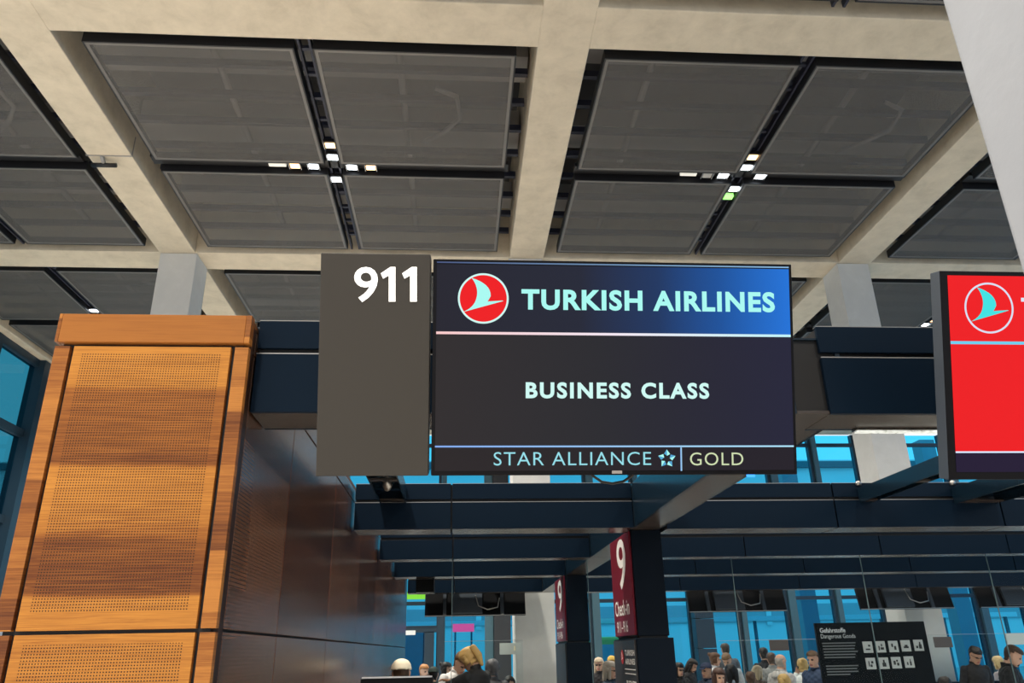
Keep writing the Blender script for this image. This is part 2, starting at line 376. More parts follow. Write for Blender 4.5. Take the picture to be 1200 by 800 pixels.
bx('fascia', M_woodfas, hs, HX0+.012, HX1-.016, HY0-.012, HY0+.03, E+1.074, E+1.185, .002)
bx('fascia_end', M_wstrip, hs, HX0, HX0+.0115, HY0-.012, HY0+.03, E+1.074, E+1.185, .001); bx('fascia_end', M_wstrip, hs, HX1-.0155, HX1+.004, HY0-.012, HY0+.03, E+1.074, E+1.185, .001)
bx('top_board', M_woodfas, hs, HX0, HX1-.001, HY0+.031, HY1, E+1.161, E+1.18)
bx('corner_edge', M_wedge, hs, HX1-.022, HX1, HY0+.031, HY0+.085, 0.02, E+1.16)
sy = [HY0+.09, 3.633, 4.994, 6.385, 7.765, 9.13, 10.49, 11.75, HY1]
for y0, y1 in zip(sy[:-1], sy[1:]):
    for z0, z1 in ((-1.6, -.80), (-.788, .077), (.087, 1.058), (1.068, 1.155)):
        bx('side_panel', M_wshade, hs, HX1-.022, HX1, y0+.004, y1-.004, E+z0, E+z1, .0015)

# ------------------------------------------------------------------ navy gantries over the counters
def gantry(name_label, Y0, Y1, zb, zg, zt, xs, under=M_under, lips=True):
    g = thing('counter_gantry', (xs[0], (Y0+Y1)/2, E+zb), name_label, 'gantry')
    for x0, x1 in zip(xs[:-1], xs[1:]):
        a, b = x0+.006, x1-.006
        bx('face_panel', M_navy, g, a, b, Y0, Y0+.02, E+zb, E+zg-.012, .002)
        bx('top_panel', M_navy, g, a, b, Y0, Y0+.02, E+zg+.012, E+zt, .002)
        bx('soffit_panel', under, g, a, b, Y0+.0205, Y1-.0205, E+zb, E+zb+.012, .001)
        bx('back_panel', M_navy, g, a, b, Y1-.02, Y1, E+zb, E+zt, .002)
        if lips: bx('metal_lip', M_lip, g, a, b, Y0-.001, Y0+.006, E+zg-.0118, E+zg-.0078); bx('top_lip', M_lip, g, a, b, Y0+.0, Y0+.03, E+zt+.0004, E+zt+.003)
    bx('core', M_seamM, g, xs[0]+.01, xs[-1]-.01, Y0+.021, Y1-.021, E+zb+.0125, E+zt-.004)
    return g
XR = 14.0
LBX0, LBX1 = 1.295, 1.53
def xr(first, step): 
    o = [first]
    while o[-1] < XR: o.append(o[-1]+step)
    return o
gantry('navy gantry beam right behind the 911 sign and airline screen', 2.81, 3.06, .84, 1.082, 1.207, [-.779, .28, LBX0])
gantry('navy gantry beam joining behind the red screen at its corner', 2.81, 3.06, .838, 1.082, 1.205, xr(LBX1-.09, 1.5)[:4])
gantry('navy gantry beam with a metal strip, second back from the airline screen', 5.71, 6.0, .83, 1.033, 1.158, [-.755, -.05, LBX0])
gantry('navy gantry beam crossed by two blue brackets and a metal strip', 5.71, 6.0, .818, 1.033, 1.150, xr(LBX1, 1.31))
gantry('navy gantry beam third back over the walnut side', 7.74, 7.97, .84, 1.035, 1.16, [-.76, -.05, LBX0], lips=False)
gantry('navy gantry beam directly above the frameless glass panes', 7.74, 7.97, .835, 1.035, 1.16, [LBX1, 2.85, 4.25, 5.6, 6.95, 8.3, 9.65, 11], lips=False)
gantry('navy gantry beam fourth back ending at the small navy pillar', 9.6, 9.9, .84, 1.035, 1.16, [-.76, -.05, LBX0], lips=False)
gantry('navy gantry beam fourth back beyond the glass panes', 9.6, 9.9, .83, 1.035, 1.16, xr(LBX1, 1.36), lips=False)
gantry('last navy gantry beam holding the screen above the blonde woman', 12.3, 12.58, .84, 1.035, 1.16, [-.76, -.05, LBX0], lips=False)
gantry('last navy gantry beam holding the row of far screens', 12.3, 12.58, .825, 1.035, 1.16, xr(LBX1, 1.9), lips=False)
# long beam along the row, in lengths between the gantries
lb = thing('long_gantry_beam', ((LBX0+LBX1)/2, 2.81, E+.84), 'long navy beam running back over the pillar from behind the screen', 'beam')
cuts = [2.815, 3.95, 5.705, 7.73, 9.6, 11.1, 12.58]
bx('core', M_seamM, lb, LBX0+.021, LBX1-.021, 2.83, 12.56, E+.853, E+1.15)
for y0, y1 in zip(cuts[:-1], cuts[1:]):
    bx('side_panel', M_navy2, lb, LBX0, LBX0+.02, y0+.004, y1-.004, E+.84, E+1.156, .0015)
    bx('side_panel', M_navy2, lb, LBX1-.02, LBX1, y0+.004, y1-.004, E+.84, E+1.156, .0015)
    bx('soffit_panel', M_under, lb, LBX0+.0205, LBX1-.0205, y0+.004, y1-.004, E+.84, E+.852, .001)
    bx('top_panel', M_navy2, lb, LBX0+.0205, LBX1-.0205, y0+.004, y1-.004, E+1.1505, E+1.158)
# light strip under the right end of the first gantry
t = thing('soffit_light', (2.3, 3.03, E+.80), 'bright textured light strip under the gantry beside the red screen', 'lamp')
m_dif = mat('prismatic_diffuser', (.5,.5,.5), .3)
_f = noise(m_dif, coords(m_dif), 55, 3); lk(m_dif, ramp(m_dif, _f, [(.35, (.25,.27,.24)), (.65, (.95,1,.9))]), bsdf(m_dif).inputs['Emission Color']); bsdf(m_dif).inputs['Emission Strength'].default_value = .95
bx('housing', M_steel, t, 1.65, 3.6, 3.018, 3.0595, E+.829, E+.8375); bx('diffuser', m_dif, t, 1.66, 3.59, 3.02, 3.057, E+.824, E+.8288)

# brackets that tie the first gantry to the second
def bracket(x0, x1, z0, z1, label, open_=True):
    t = thing('tie_bracket', ((x0+x1)/2, 5.7, E+z0), label, 'bracket')
    bx('side_plate', M_navy2, t, x0, x0+.012, 3.07, 5.705, E+z0, E+z1, .001); bx('side_plate', M_navy2, t, x1-.012, x1, 3.07, 5.705, E+z0, E+z1, .001)
    bx('top_plate', M_navy2, t, x0+.0125, x1-.0125, 3.07, 5.705, E+z1-.012, E+z1, .001)
    for yy in (5.6, 4.9, 4.2, 3.5): bx('cross_bar', M_under, t, x0+.0125, x1-.0125, yy, yy+.06, E+z0, E+z0+.012)
    return t
t = bracket(-.572, -.378, 1.02, 1.13, 'open channel bracket with pale cable plug under the 911 sign')
MB().tube([(-.475, 5.18, E+1.10), (-.475, 5.18, E+1.07), (-.475, 5.2, E+1.045), (-.475, 5.22, E+1.02)], [.012, .026, .034, .02], 10).build('cable_plug', M_lip, t, smooth=True)
MB().tube([(-.44, 4.2, E+1.1), (-.46, 4.8, E+1.08), (-.475, 5.18, E+1.09)], .009, 6).build('cable', M_lip, t, smooth=True)
bracket(3.035, 3.135, 1.0, 1.105, 'slim blue-reflecting bracket ending on the second gantry beside the red screen')
bracket(3.78, 4.12, .985, 1.105, 'wide open bracket passing under the red screen')
for x, z, s in ((3.05, 1.165, 'small pale bolt cap on top of the slim bracket'), (3.80, 1.165, 'small pale bolt cap on top of the wide bracket')):
    MB2 = MB().tube([(x, 5.70, E+z-.035), (x, 5.70, E+z-.01), (x, 5.70, E+z)], [.022, .022, .008], 8); tag(MB2.build('bolt_cap', M_lip, smooth=True), s, 'bolt')

# ------------------------------------------------------------------ pillars under the long beam
def pillar(x0, x1, y0, y1, zt, zs, label, first):
    p = thing('sign_pillar', ((x0+x1)/2, (y0+y1)/2, 0), label, 'pillar')
    bx('upper_shaft', M_pillar, p, x0, x1, y0, y1, E+zs+.012, E+zt, .004)
    bx('lower_shaft', M_pillar, p, x0-.02, x1+.02, y0-.03, y1+.02, 0, E+zs-.002, .004)
    bx('joint', M_seamM, p, x0+.01, x1-.01, y0+.01, y1-.01, E+zs-.002, E+zs+.012)
    bx('sign_plate', M_maroon, p, x0-.016, x0-.0005, y0+.03, y1-.02, E+zs+.02, E+zt-.002, .002)
    bx('lower_plate', M_pillarg, p, x0-.032, x0-.0205, y0+.0, y1-.0, 0.1, E+zs-.012, .002)
    X = x0-.0165
    def tx(n, s, ya, yb, za, zb, bold=0, m=M_white, XX=X): text(n, s, m, p, (XX, ya, E+za), (XX, yb, E+za), (XX, ya, E+zb), bold, .0015)
    d = y1-y0; f = lambda q: y1 - d*q                       # q runs from the far edge (0) to the near edge (1)
    h = zt-zs; g = lambda q: zs + h*q
    tx('numeral', '9', f(.36), f(.78), g(.47), g(.97), .01)
    tx('word', 'Check-in', f(.12), f(.80), g(.22), g(.37), .01)
    tx('counter_range', '911–916', f(.16), f(.68), g(.06), g(.17), .005)
    X2 = x0-.0325
    if first:
        t_ = MB(); c = Vector((X2-.001, f(.42), E-.055)); 
        t_.prism([c+Vector((0, -.05*math.cos(a), .05*math.sin(a))) for a in np.linspace(0, 2*math.pi, 24)[:-1]], (-.0015, 0, 0)); t_.build('emblem_disc', mat('emblem_red', (.5,.02,.03), .5), p)
        bird(p, lambda u, v: c + Vector((-.0025, -.044*u, .044*v)), M_white)
        tx('airline_word', 'TURKISH', f(.55), f(.97), -.045, -.005, .02, XX=X2); tx('airline_word', 'AIRLINES', f(.55), f(.97), -.105, -.065, .02, XX=X2)
        for z in (-.135, -.165): bx('white_rule', M_white, p, X2-.001, X2, f(.97), f(.5), E+z-.006, E+z)
        tx('class_word', 'BUSINESS', f(.55), f(.97), -.255, -.215, .02, XX=X2)
    return p
BIRD = [(-.50,.87),(-.31,.53),(-.28,.21),(-.37,-.17),(-.57,-.40),(-.86,-.60),(.85,-.11),(.17,-.13),(.30,.12),(.27,.37),(.11,.60),(-.15,.78)]
def bird(parent, fn, mt):
    pts = [(-.50,.87)]
    def curve(a, b, c, n=8):
        for k in range(1, n+1):
            t = k/n; pts.append(((1-t)**2*a[0]+2*t*(1-t)*b[0]+t*t*c[0], (1-t)**2*a[1]+2*t*(1-t)*b[1]+t*t*c[1]))
    curve((-.50,.87), (-.18,.45), (-.29,.02)); curve((-.29,.02), (-.38,-.40), (-.88,-.60)); pts.append((.86,-.10)); pts.append((.80,-.085)); pts.append((.18,-.13))
    curve((.18,-.13), (.24,-.03), (.31,.10)); curve((.31,.10), (.33,.62), (-.50,.87)); pts.pop()
    v = [fn(*p) for p in pts]
    me = MB(); me.add(v, [tuple(range(len(v)))]); o = me.build('emblem_bird', mt, parent)
    bm = bmesh.new(); bm.from_mesh(o.data); bmesh.ops.triangulate(bm, faces=bm.faces, ngon_method='EAR_CLIP'); bm.to_mesh(o.data); bm.free(); return o
pillar(1.305, 1.535, 5.90, 6.70, .838, .075, 'nearest navy pillar with maroon 9 Check-in sign', True)
pillar(1.285, 1.545, 9.60, 10.55, .838, .085, 'smaller navy pillar farther back with a dark 9 sign', False)

# ------------------------------------------------------------------ screens and the 911 sign
S0 = Vector((0, 2.52, E+.5375)); SV = Vector((0, -.21, .6865)); SV.normalize(); SN = Vector((0, -SV.z, SV.y)); SU = Vector((1,0,0))
def onscr(x, y):               # photo point -> the tilted screen plane
    d = ray(x, y); o = Vector((0,0,E)); t = (S0-o).dot(SN)/d.dot(SN); return o+d*t
def em(name, c, s=1.0): 
    m = mat(name, (.003,.003,.003), .35, 0, .05, emit=c, es=s); return m
def lit(name, stops, dirn, s=1.0):     # display picture: gradient along the screen's own width
    m = em(name, (1,1,1), s); sep = nd(m, 'ShaderNodeSeparateXYZ'); c = nd(m, 'ShaderNodeTexCoord'); lk(m, c.outputs['Generated'], sep.inputs[0])
    lk(m, ramp(m, sep.outputs[0], stops), bsdf(m).inputs['Emission Color']); return m
def quad(name, mt, parent, P, lift):
    return MB().add([Vector(p)+SN*lift for p in P], [(0,1,2,3)]).build(name, mt, parent)
def scr_rect(name, mt, parent, x0, x1, y0, y1, lift):
    a, b, c, d = onscr(x0, y1), onscr(x1, y1), onscr(x1, y0), onscr(x0, y0)
    zb = (a.z+b.z)/2; zt = (c.z+d.z)/2; fx = lambda p, z: S0 + SV*((z-S0.z)/SV.z) + SU*(p.x-S0.x)
    X0, X1 = ((a.x+d.x)/2, (b.x+c.x)/2) if x1-x0 < 300 else (-.078, 1.131)
    P = [S0+SU*X0+SV*((zb-S0.z)/SV.z), S0+SU*X1+SV*((zb-S0.z)/SV.z), S0+SU*X1+SV*((zt-S0.z)/SV.z), S0+SU*X0+SV*((zt-S0.z)/SV.z)]
    return quad(name, mt, parent, P, lift)
def scr_text(name, s, mt, parent, x0, x1, y0, y1, bold, lift, spacing=1.0):
    a, b, d = onscr(x0, y1), onscr(x1, y1), onscr(x0, y0)
    q = lambda X, z: S0+SU*X+SV*((z-S0.z)/SV.z)+SN*lift
    zb, zt = (a.z+b.z)/2, d.z
    return text(name, s, mt, parent, q(a.x, zb), q(b.x, zb), q(a.x, zt), bold, 0, spacing)
def casing(parent, X0, X1, v0, v1, depth, mf, ms, rim=.0):
    o = S0 + SU*X0 + SV*v0
    b = MB().obox(o, SU*(X1-X0), SV*(v1-v0), -SN*depth, 0)
    ob = b.build('casing', [mf, ms], parent, bevel=.003)
    for p in ob.data.polygons:
        if abs(p.normal.x) > .9: p.material_index = 1
    return ob
VH = .718
# --- wide airline screen
scr = thing('airline_screen', (.526, 2.52, E+.5375), 'wide dark screen reading TURKISH AIRLINES and BUSINESS CLASS', 'screen')
casing(scr, -.09, 1.142, 0, VH, .055, M_bezel, M_bezel)
P_top = lit('picture_top_band', [(0, (.017,.017,.028)), (.40, (.017,.02,.038)), (.62, (.014,.038,.12)), (.80, (.012,.085,.33)), (1, (.016,.17,.68))], 0)
P_mid = lit('picture_middle', [(0, (.028,.024,.026)), (.45, (.022,.022,.028)), (1, (.018,.018,.042))], 0)
P_bot = lit('picture_bottom', [(0, (.022,.018,.020)), (1, (.017,.014,.022))], 0)
scr_rect('picture_band', P_top, scr, 514, 931, 312.5, 391, .0012); scr_rect('picture_field', P_mid, scr, 512.5, 936, 391, 523, .0012); scr_rect('picture_footer', P_bot, scr, 511, 937, 523, 551, .0012)
C_ice = em('ice_print', (.42, 1.0, .93), .95); C_icew = em('white_ice_print', (.66, 1, .95), .95)
R_sky = lit('rule_pink_to_cyan', [(0, (1,.62,.62)), (.5, (.95,.85,.95)), (1, (.55,.95,1))], 0, .95); R_blue = lit('rule_blue', [(0, (.25,.45,.95)), (1, (.45,.8,1))], 0, .9)
R_top = lit('rule_top', [(0, (.10,.14,.32)), (1, (.35,.65,1))], 0, .7)
scr_rect('top_rule', R_top, scr, 514, 931, 309.6, 311.2, .002); scr_rect('pink_rule', R_sky, scr, 513, 932, 390.2, 393.2, .002); scr_rect('footer_rule', R_blue, scr, 511, 936.5, 521.8, 523.8, .002)
scr_text('airline_name', 'TURKISH AIRLINES', C_ice, scr, 611, 908, 338.5, 364.5, .036, .002, 1.12); scr_text('class_name', 'BUSINESS CLASS', C_icew, scr, 616, 831, 447.5, 467, .036, .002, 1.2)
scr_text('alliance_name', 'STAR ALLIANCE', em('ice_thin', (.34,.80,.90), .9), scr, 578.5, 763, 529.5, 545, -.004, .002, 1.1); scr_text('status_word', 'GOLD', em('pale_gold_print', (.70,.80,.50), .9), scr, 808.5, 871, 530, 545, -.004, .002, 1.1)
scr_rect('divider', R_blue, scr, 797.2, 799, 524, 551.5, .002)
def emblem(parent, cx, cy, rpx, ring, disc, birdm, ell=1.0):
    c = onscr(cx, cy); r = (onscr(cx+rpx, cy)-c).length
    fn = lambda u, v, l=.002: c + SU*(u*r) + SV*(v*r*ell) + SN*l
    A = np.linspace(0, 2*math.pi, 65)[:-1]
    MB().add([fn(math.cos(a), math.sin(a)) for a in A]+[fn(.925*math.cos(a), .925*math.sin(a)) for a in A], [(i, (i+1) % 64, 64+(i+1) % 64, 64+i) for i in range(64)]).build('emblem_ring', ring, parent)
    if disc: MB().add([fn(.925*math.cos(a), .925*math.sin(a), .0021) for a in A], [tuple(range(64))]).build('emblem_disc', disc, parent)
    bird(parent, lambda u, v: fn(u*.93, v*.93, .003), birdm)
C_red = em('display_red', (.86, .012, .016), 1.0)
emblem(scr, 566.4, 349.6, 29.7, C_icew, C_red, C_ice)
for k in range(5):                       # five-pointed alliance star made of five split darts
    c = onscr(781.3, 537.3); r = (onscr(792, 537.3)-c).length; a0 = math.pi/2 + k*2*math.pi/5
    q = lambda rr, a: c + SU*(rr*r*math.cos(a)) + SV*(rr*r*math.sin(a)) + SN*.002
    MB().add([q(1.0, a0), q(.62, a0-.62), q(.32, a0-.1)], [(0,1,2)]).build('star_dart', C_ice, scr); MB().add([q(1.0, a0), q(.32, a0-.1), q(.62, a0+.5)], [(0,1,2)]).build('star_dart', em('star_blue', (.10,.42,.72), .9), scr)
tg = onscr(723, 552.6); MB().obox(tg-SU*.017-SV*.006, SU*.034, SV*.010, SN*.0015).build('maker_tag', mat('tag_grey', (.35,.32,.30), .5), scr)
ld = onscr(881, 556); MB().obox(ld-SU*.011-SV*.008, SU*.022, SV*.008, SN*.0-SN*.02).build('status_led', em('blue_led', (.05,.30,1), 2.0), scr)
cb = [onscr(x, y)-SN*.09 for x, y in ((690, 548), (700, 560), (711, 567.5), (724, 569.5), (737, 567), (748, 560), (757, 548))]
MB().tube(cb, .0045, 8).build('cable', M_cable, scr, smooth=True)
bx('wall_mount', M_plast, scr, .40, .66, 2.50, 2.805, E+.86, E+.98)
# --- 911 number sign
sg = thing('number_sign', (-.28, 2.52, E+.5375), 'tall taupe metal sign with white number 911', 'sign')
a, b_, c, d = onscr(377, 296.3), onscr(504.8, 297.6), onscr(501.7, 557.5), onscr(369, 557.5)
vb, vt = (c.z+d.z)/2, (a.z+b_.z)/2; X0, X1 = (a.x+d.x)/2, (b_.x+c.x)/2
casing(sg, X0, X1, (vb-S0.z)/SV.z, (vt-S0.z)/SV.z, .09, M_grey911, M_grey911)
scr_text('numeral', '9', M_whiteg, sg, 414.5, 442.5, 312.5, 354, .012, .002)
for x0 in (447.5, 472.5):               # a one with its slanted flag
    P = [onscr(x0+dx, y)+SN*.002 for dx, y in ((16, 353.4), (8.2, 353.4), (8.2, 322.8), (1.6, 326.6), (-1.2, 320.4), (10, 312.9), (16, 312.9))]
    MB().prism(P, SN*.002).build('numeral', M_whiteg, sg)
bx('mount_arm', M_plast, sg, X0+.1, X0+.2, 2.55, 2.805, E+.9, E+1.0)
# --- red screen at the frame's edge
rs = thing('red_airline_screen', (2.26, 2.52, E+.5375), 'bright red airline screen with white bird emblem ring', 'screen')
RX0 = (onscr(1100.5, 317).x + onscr(1112, 562).x)/2
vb = (onscr(1112, 562).z-S0.z)/SV.z; vt = (onscr(1100.5, 317).z-S0.z)/SV.z
casing(rs, RX0, RX0+1.232, vb, vt, .055, M_bezel, M_bezside)
RP = onscr
def rr_(name, m, x0, y0, y1, l):         # full-width strip of the red picture
    q = lambda X, z: S0+SU*X+SV*((z-S0.z)/SV.z)+SN*l
    zt, zb = onscr(x0, y0).z, onscr(x0, y1).z; xl = RX0+.028
    MB().add([q(xl, zb), q(RX0+1.205, zb), q(RX0+1.205, zt), q(xl, zt)], [(0,1,2,3)]).build(name, m, rs)
rr_('red_band', C_red, 1110, 322.5, 529.5, .0012); rr_('dark_footer', em('display_indigo', (.016,.010,.034), 1.0), 1113, 529.5, 553, .0012)
rr_('cyan_rule', em('cyan_rule', (.16,.66,.92), .95), 1110, 399.5, 403, .002); rr_('white_rule', em('white_rule', (.72,.82,1), .95), 1113, 528.6, 530.6, .002)
emblem(rs, 1158.6, 360.8, 28.6, em('ring_white', (.72,.78,.95), .95), None, em('bird_cyan', (.055,.80,.80), .95), 1.0)
xs_ = onscr(1196, 350).x; zz_ = lambda y: onscr(1150, y).z
q = lambda X, z: S0+SU*X+SV*((z-S0.z)/SV.z)+SN*.002
text('airline_name', 'TURKISH AIRLINES', em('red_screen_white', (.75,.85,1), .95), rs, q(xs_, zz_(372)), q(xs_+.84, zz_(372)), q(xs_, zz_(348)), .028)
bx('wall_mount', M_plast, rs, RX0+.5, RX0+.75, 2.50, 2.805, E+.86, E+.98)

# --- backs of the far screens
def far_screen(x0, x1, label):
    zb, zt = .53, 1.32
    t = thing('far_screen', ((x0+x1)/2, 12.78, E+zb), label, 'screen', None)
    u, v = Vector((1,0,0)), Vector((0, .2, zt-zb)); n = Vector((0, -1, .25)).normalized()
    o = Vector((x0, 12.70, E+zb))
    MB().obox(o-n*.0, u*(x1-x0), v, -n*.05).build('casing', M_plast, t, bevel=.004)
    MB().obox(o+n*.045+u*.42+v*.02, u*((x1-x0)*.30), v*.9, -n*.044).build('back_box', M_bezside, t, bevel=.004)
    for s in (.18, .75):
        MB().obox(o+n*.04+u*((x1-x0)*s), u*.05, v, -n*.039).build('mount_rail', M_bezside, t)
    MB().tube([o+n*.06+u*(.5*(x1-x0))+v*.36, o+n*.07+u*(.53*(x1-x0))+v*.15, o+n*.07+u*(.62*(x1-x0))+v*.08, o+n*.07+u*(.72*(x1-x0))+v*.12, o+n*.06+u*(.74*(x1-x0))+v*.3], .009, 6).build('cable', M_lip, t, smooth=True)
    for q_ in (.25, .68): bx('hanger', M_black, t, x0+(x1-x0)*q_, x0+(x1-x0)*q_+.08, 12.582, 12.86, E+.9, E+1.02)
    bx('edge_trim', M_lip, t, x0, x1, 12.695, 12.70, E+zb-.004, E+zb+.004)
far_screen(-.505, 1.06, 'back of the dark screen hanging above the blonde woman')
far_screen(3.66, 5.24, 'back of the dark screen nearest the maroon-signed pillar')
far_screen(6.46, 8.02, 'back of the dark screen above the dangerous goods board')
far_screen(8.47, 10.05, 'back of the dark screen above the man in the leather jacket')
# small camera box under the fourth gantry
t = thing('camera_box', (.0, 9.55, E+.82), 'small black camera box under the gantry near the walnut side', 'camera')
q = at(498, 692, 9.95)
bx('body', M_plast, t, q.x-.11, q.x+.11, 9.902, 10.25, q.z-.02, E+.98, .004); bx('lens_frame', M_lip, t, q.x-.10, q.x+.06, 9.94, 9.97, q.z-.026, q.z-.0205)

# ------------------------------------------------------------------ glass panes, low barriers, goods board
xg = [-.05, 1.28]
def pane(x0, x1, y, z0, z1, label):
    g = thing('glass_partition', ((x0+x1)/2, y, 0), label, 'partition')
    bx('pane', M_cglass, g, x0+.006, x1-.006, y-.005, y+.005, z0, z1); 
    bx('pane_edge', M_edge, g, x1-.0055, x1-.0005, y-.006, y+.006, z0, z1)
    bx('floor_channel', M_steel, g, x0, x1, y-.02, y+.02, 0, .05)
M_edge = mat('glass_edge_green', (.10, .16, .17), .2)
pane(-.70, -.05, 7.86, .05, E+.838, 'clear glass pane next to the walnut side'); pane(-.05, 1.28, 7.86, .05, E+.838, 'clear glass pane between the walnut side and pillar')
for (x0, x1), s in zip(((1.56, 2.74), (2.74, 4.08), (4.08, 5.42), (5.42, 6.76)), ('clear glass pane beside the maroon-signed pillar', 'clear glass pane in front of the crowd', 'clear glass pane in front of the dangerous goods board', 'clear glass pane in front of the man in the polo shirt')):
    pane(x0, x1, 7.86, .05, E+.834, s)
def barrier(x0, x1, y, zt, plates, label):
    g = thing('low_glass_barrier', ((x0+x1)/2, y, 0), label, 'barrier')
    bx('pane', M_cglass, g, x0, x1, y-.005, y+.005, .05, E+zt); bx('foot_channel', M_steel, g, x0, x1, y-.025, y+.025, 0, .05)
    bx('pane_rim', M_lip, g, x0, x1, y-.006, y+.006, E+zt, E+zt+.005)
    for a, b, z0, z1, m in plates: bx('clamp_plate', m, g, a, b, y-.025, y-.0055, E+z0, E+z1, .002)
    return g
M_taupe = mat('taupe_plate', (.10,.085,.08), .5)
g = barrier(-.18, .90, 11.4, .14, [(.58, .875, -.037, .108, M_frost)], 'low glass barrier with frosted plate beside the blonde woman')
bx('plate_light', mat('plate_pearl', (.9,.85,.6), .4), g, .775, .797, 11.37, 11.3745, E+.01, E+.07)
barrier(3.9, 7.0, 12.15, .09, [(4.66, 4.95, -.06, .09, M_taupe)], 'low glass barrier with taupe plate behind the crowd')
barrier(7.02, 9.3, 12.15, .12, [(7.22, 7.5, -.06, .09, M_taupe), (8.38, 8.85, -.04, .122, M_frost)], 'low glass barrier with pale plate behind the man in the polo shirt')
bd = thing('goods_board', (4.44, 8.62, 0), 'black dangerous goods board with white text and nine pictogram tiles', 'board')
bx('panel', mat('board_black', (.003,.005,.007), .3, 0, .08), bd, 3.83, 5.05, 8.60, 8.64, .12, E+.225, .003); bx('foot', M_steel, bd, 3.9, 4.98, 8.5, 8.76, 0, .12)
def bt(n, s, x0, x1, y0, y1, bold=0, m=None):
    a, b, d = at(x0, y1, 8.597), at(x1, y1, 8.597), at(x0, y0, 8.597); zb = (a.z+b.z)/2; h = d.z-a.z
    text(n, s, m or M_bprint, bd, (a.x, 8.597, zb), (b.x, 8.597, zb), (a.x, 8.597, zb+h), bold, 0)
M_bprint = mat('board_print', (.8,.8,.8), .5); M_tile = mat('pictogram_tile', (.60,.60,.58), .5); M_pict = mat('pictogram_black', (.02,.02,.02), .6)
bt('heading', 'Gefahrstoffe', 961, 991, 735.5, 741, .02); bt('subheading', 'Dangerous Goods', 962.5, 1003, 742.5, 749, -.003)
for k in range(10):
    y = 753.6 + k*3.35 + (6.6 if k > 5 else 0); x0 = 963.6 + k*.55 + (1.1 if k > 5 else 0)
    a = at(x0, y, 8.597); b2 = at(x0 + (39, 38, 37, 40, 37, 36, 38, 36, 37, 27)[k], y, 8.597)
    bx('text_line', mat('faint_print', (.16,.165,.17), .5) if k == 0 else bpy.data.materials['faint_print'], bd, a.x, b2.x, 8.5965, 8.5995, a.z-.006, a.z+.006)
TL = [(1017, 758), (1032, 757.6), (1047, 757.2), (1061.5, 756.4), (1076.5, 755.8), (1020.6, 777.2), (1036, 776.8), (1050.5, 776.2), (1065.5, 775.4)]
SH = [[(-.6,-.6,.5,-.3),(.1,.1,.6,.5)], [(-.6,-.7,-.3,.2),(-.1,-.6,.7,-.1),(.1,.1,.4,.6)], [(-.5,-.1,-.1,.6),(.1,-.7,.6,.1)], [(-.6,-.5,.6,-.1),(-.3,-.1,.4,.2)], [(-.7,-.6,-.2,-.1),(.0,-.7,.7,.2),(.15,.2,.5,.7)], [(-.6,-.6,-.35,.5),(-.2,-.7,.3,-.2),(.1,.0,.6,.5)], [(-.45,-.7,.45,.1),(-.2,.1,.2,.7)], [(-.7,-.4,-.2,.4),(.1,-.6,.6,0),(.0,.2,.4,.6)], [(-.6,-.6,-.3,.0),(.1,-.7,.5,.1),(.2,.1,.4,.6)]]
for (x, y), sh in zip(TL, SH):
    c = at(x, y, 8.596)
    bx('pictogram_tile', M_tile, bd, c.x-.052, c.x+.052, 8.594, 8.5995, c.z-.056, c.z+.056)
    p = bd.children[-1]; mb = MB()
    for (a, b1, c1, d1) in sh: mb.box(c.x+a*.045, c.x+c1*.045, 8.5925, 8.5939, c.z+b1*.048, c.z+d1*.048)
    mb.build('pictogram', M_pict, p)

# check-in desk display whose top edge shows
dk = thing('desk_display', (-.28, 4.05, 0), 'dark counter display with pale top edge beside the walnut side', 'display')
bx('cabinet', M_pillarg, dk, -.46, -.1, 4.06, 4.5, 0, 1.0, .005); bx('post', M_plast, dk, -.32, -.24, 4.1, 4.16, 1.0, 1.4)
bx('casing', M_plast, dk, -.452, -.112, 4.0, 4.05, 1.24, E-.107, .004); bx('top_edge', M_lip, dk, -.446, -.118, 3.998, 4.045, E-.1065, E-.100)

# ------------------------------------------------------------------ facades and what lies beyond
wb = holder('window_1', (0, 26.2, 0))
mx = [1.02+1.63*k for k in range(-9, 16)]
for x in mx:
    wide = .16 if round((x-1.02)/1.63) % 2 else .24
    bx('mullion', M_frame, wb, x-.05, x+.05, 26.15, 26.35, 0, E+H, 0)
    bx('mullion_fin', M_frameg, wb, x+.06, x+.06+wide, 26.05, 26.25, 0, E+H, 0)
for a, b in zip(mx[:-1], mx[1:]):
    for z0, z1 in ((.05, E+1.42), (E+1.53, E+6.58), (E+6.7, E+H)):
        bx('glass_pane', M_fglass, wb, a+.05, b-.05, 26.24, 26.26, z0, z1)
for z in (E+1.475, E+6.64): bx('transom', M_frame, wb, mx[0], mx[-1], 26.17, 26.32, z-.055, z+.055)
bx('transom', M_frame, wb, mx[7]-.9, mx[8], 26.1, 26.16, E+.62, E+.80)
# portal and door posts in the facade, read between the counters
d1 = holder('door_1', (-.9, 25.9, 0))
for x0, x1, z1 in ((-.62, -.42, 6.9), (-2.4, -.62, -9), (-1.02, -.72, E+.62)):
    if z1 > 0: bx('door_post', M_frame, d1, x0, x1, 25.9, 26.02, 0, z1)
bx('door_head', M_frame, d1, -2.6, -.62, 25.9, 26.02, E+.60, E+.72)
bx('door_leaf_glass', M_sglass, d1, -2.6, -1.03, 25.95, 25.97, .1, E+.6)
ps = tag(MB().box(.86, 1.12, 25.7, 25.95, 0, E+6.9).build('door_portal_post', M_frameg), 'pale grey portal post beside the pale square column', 'post')
pp = thing('portal_tower', (1.35, 25.7, 0), 'dark portal tower with small painted reflections next to the pale column', 'portal')
bx('shaft', mat('portal_dark', (.03,.03,.034), .35), pp, 1.14, 1.66, 25.6, 25.95, 0, E+6.9, .01)
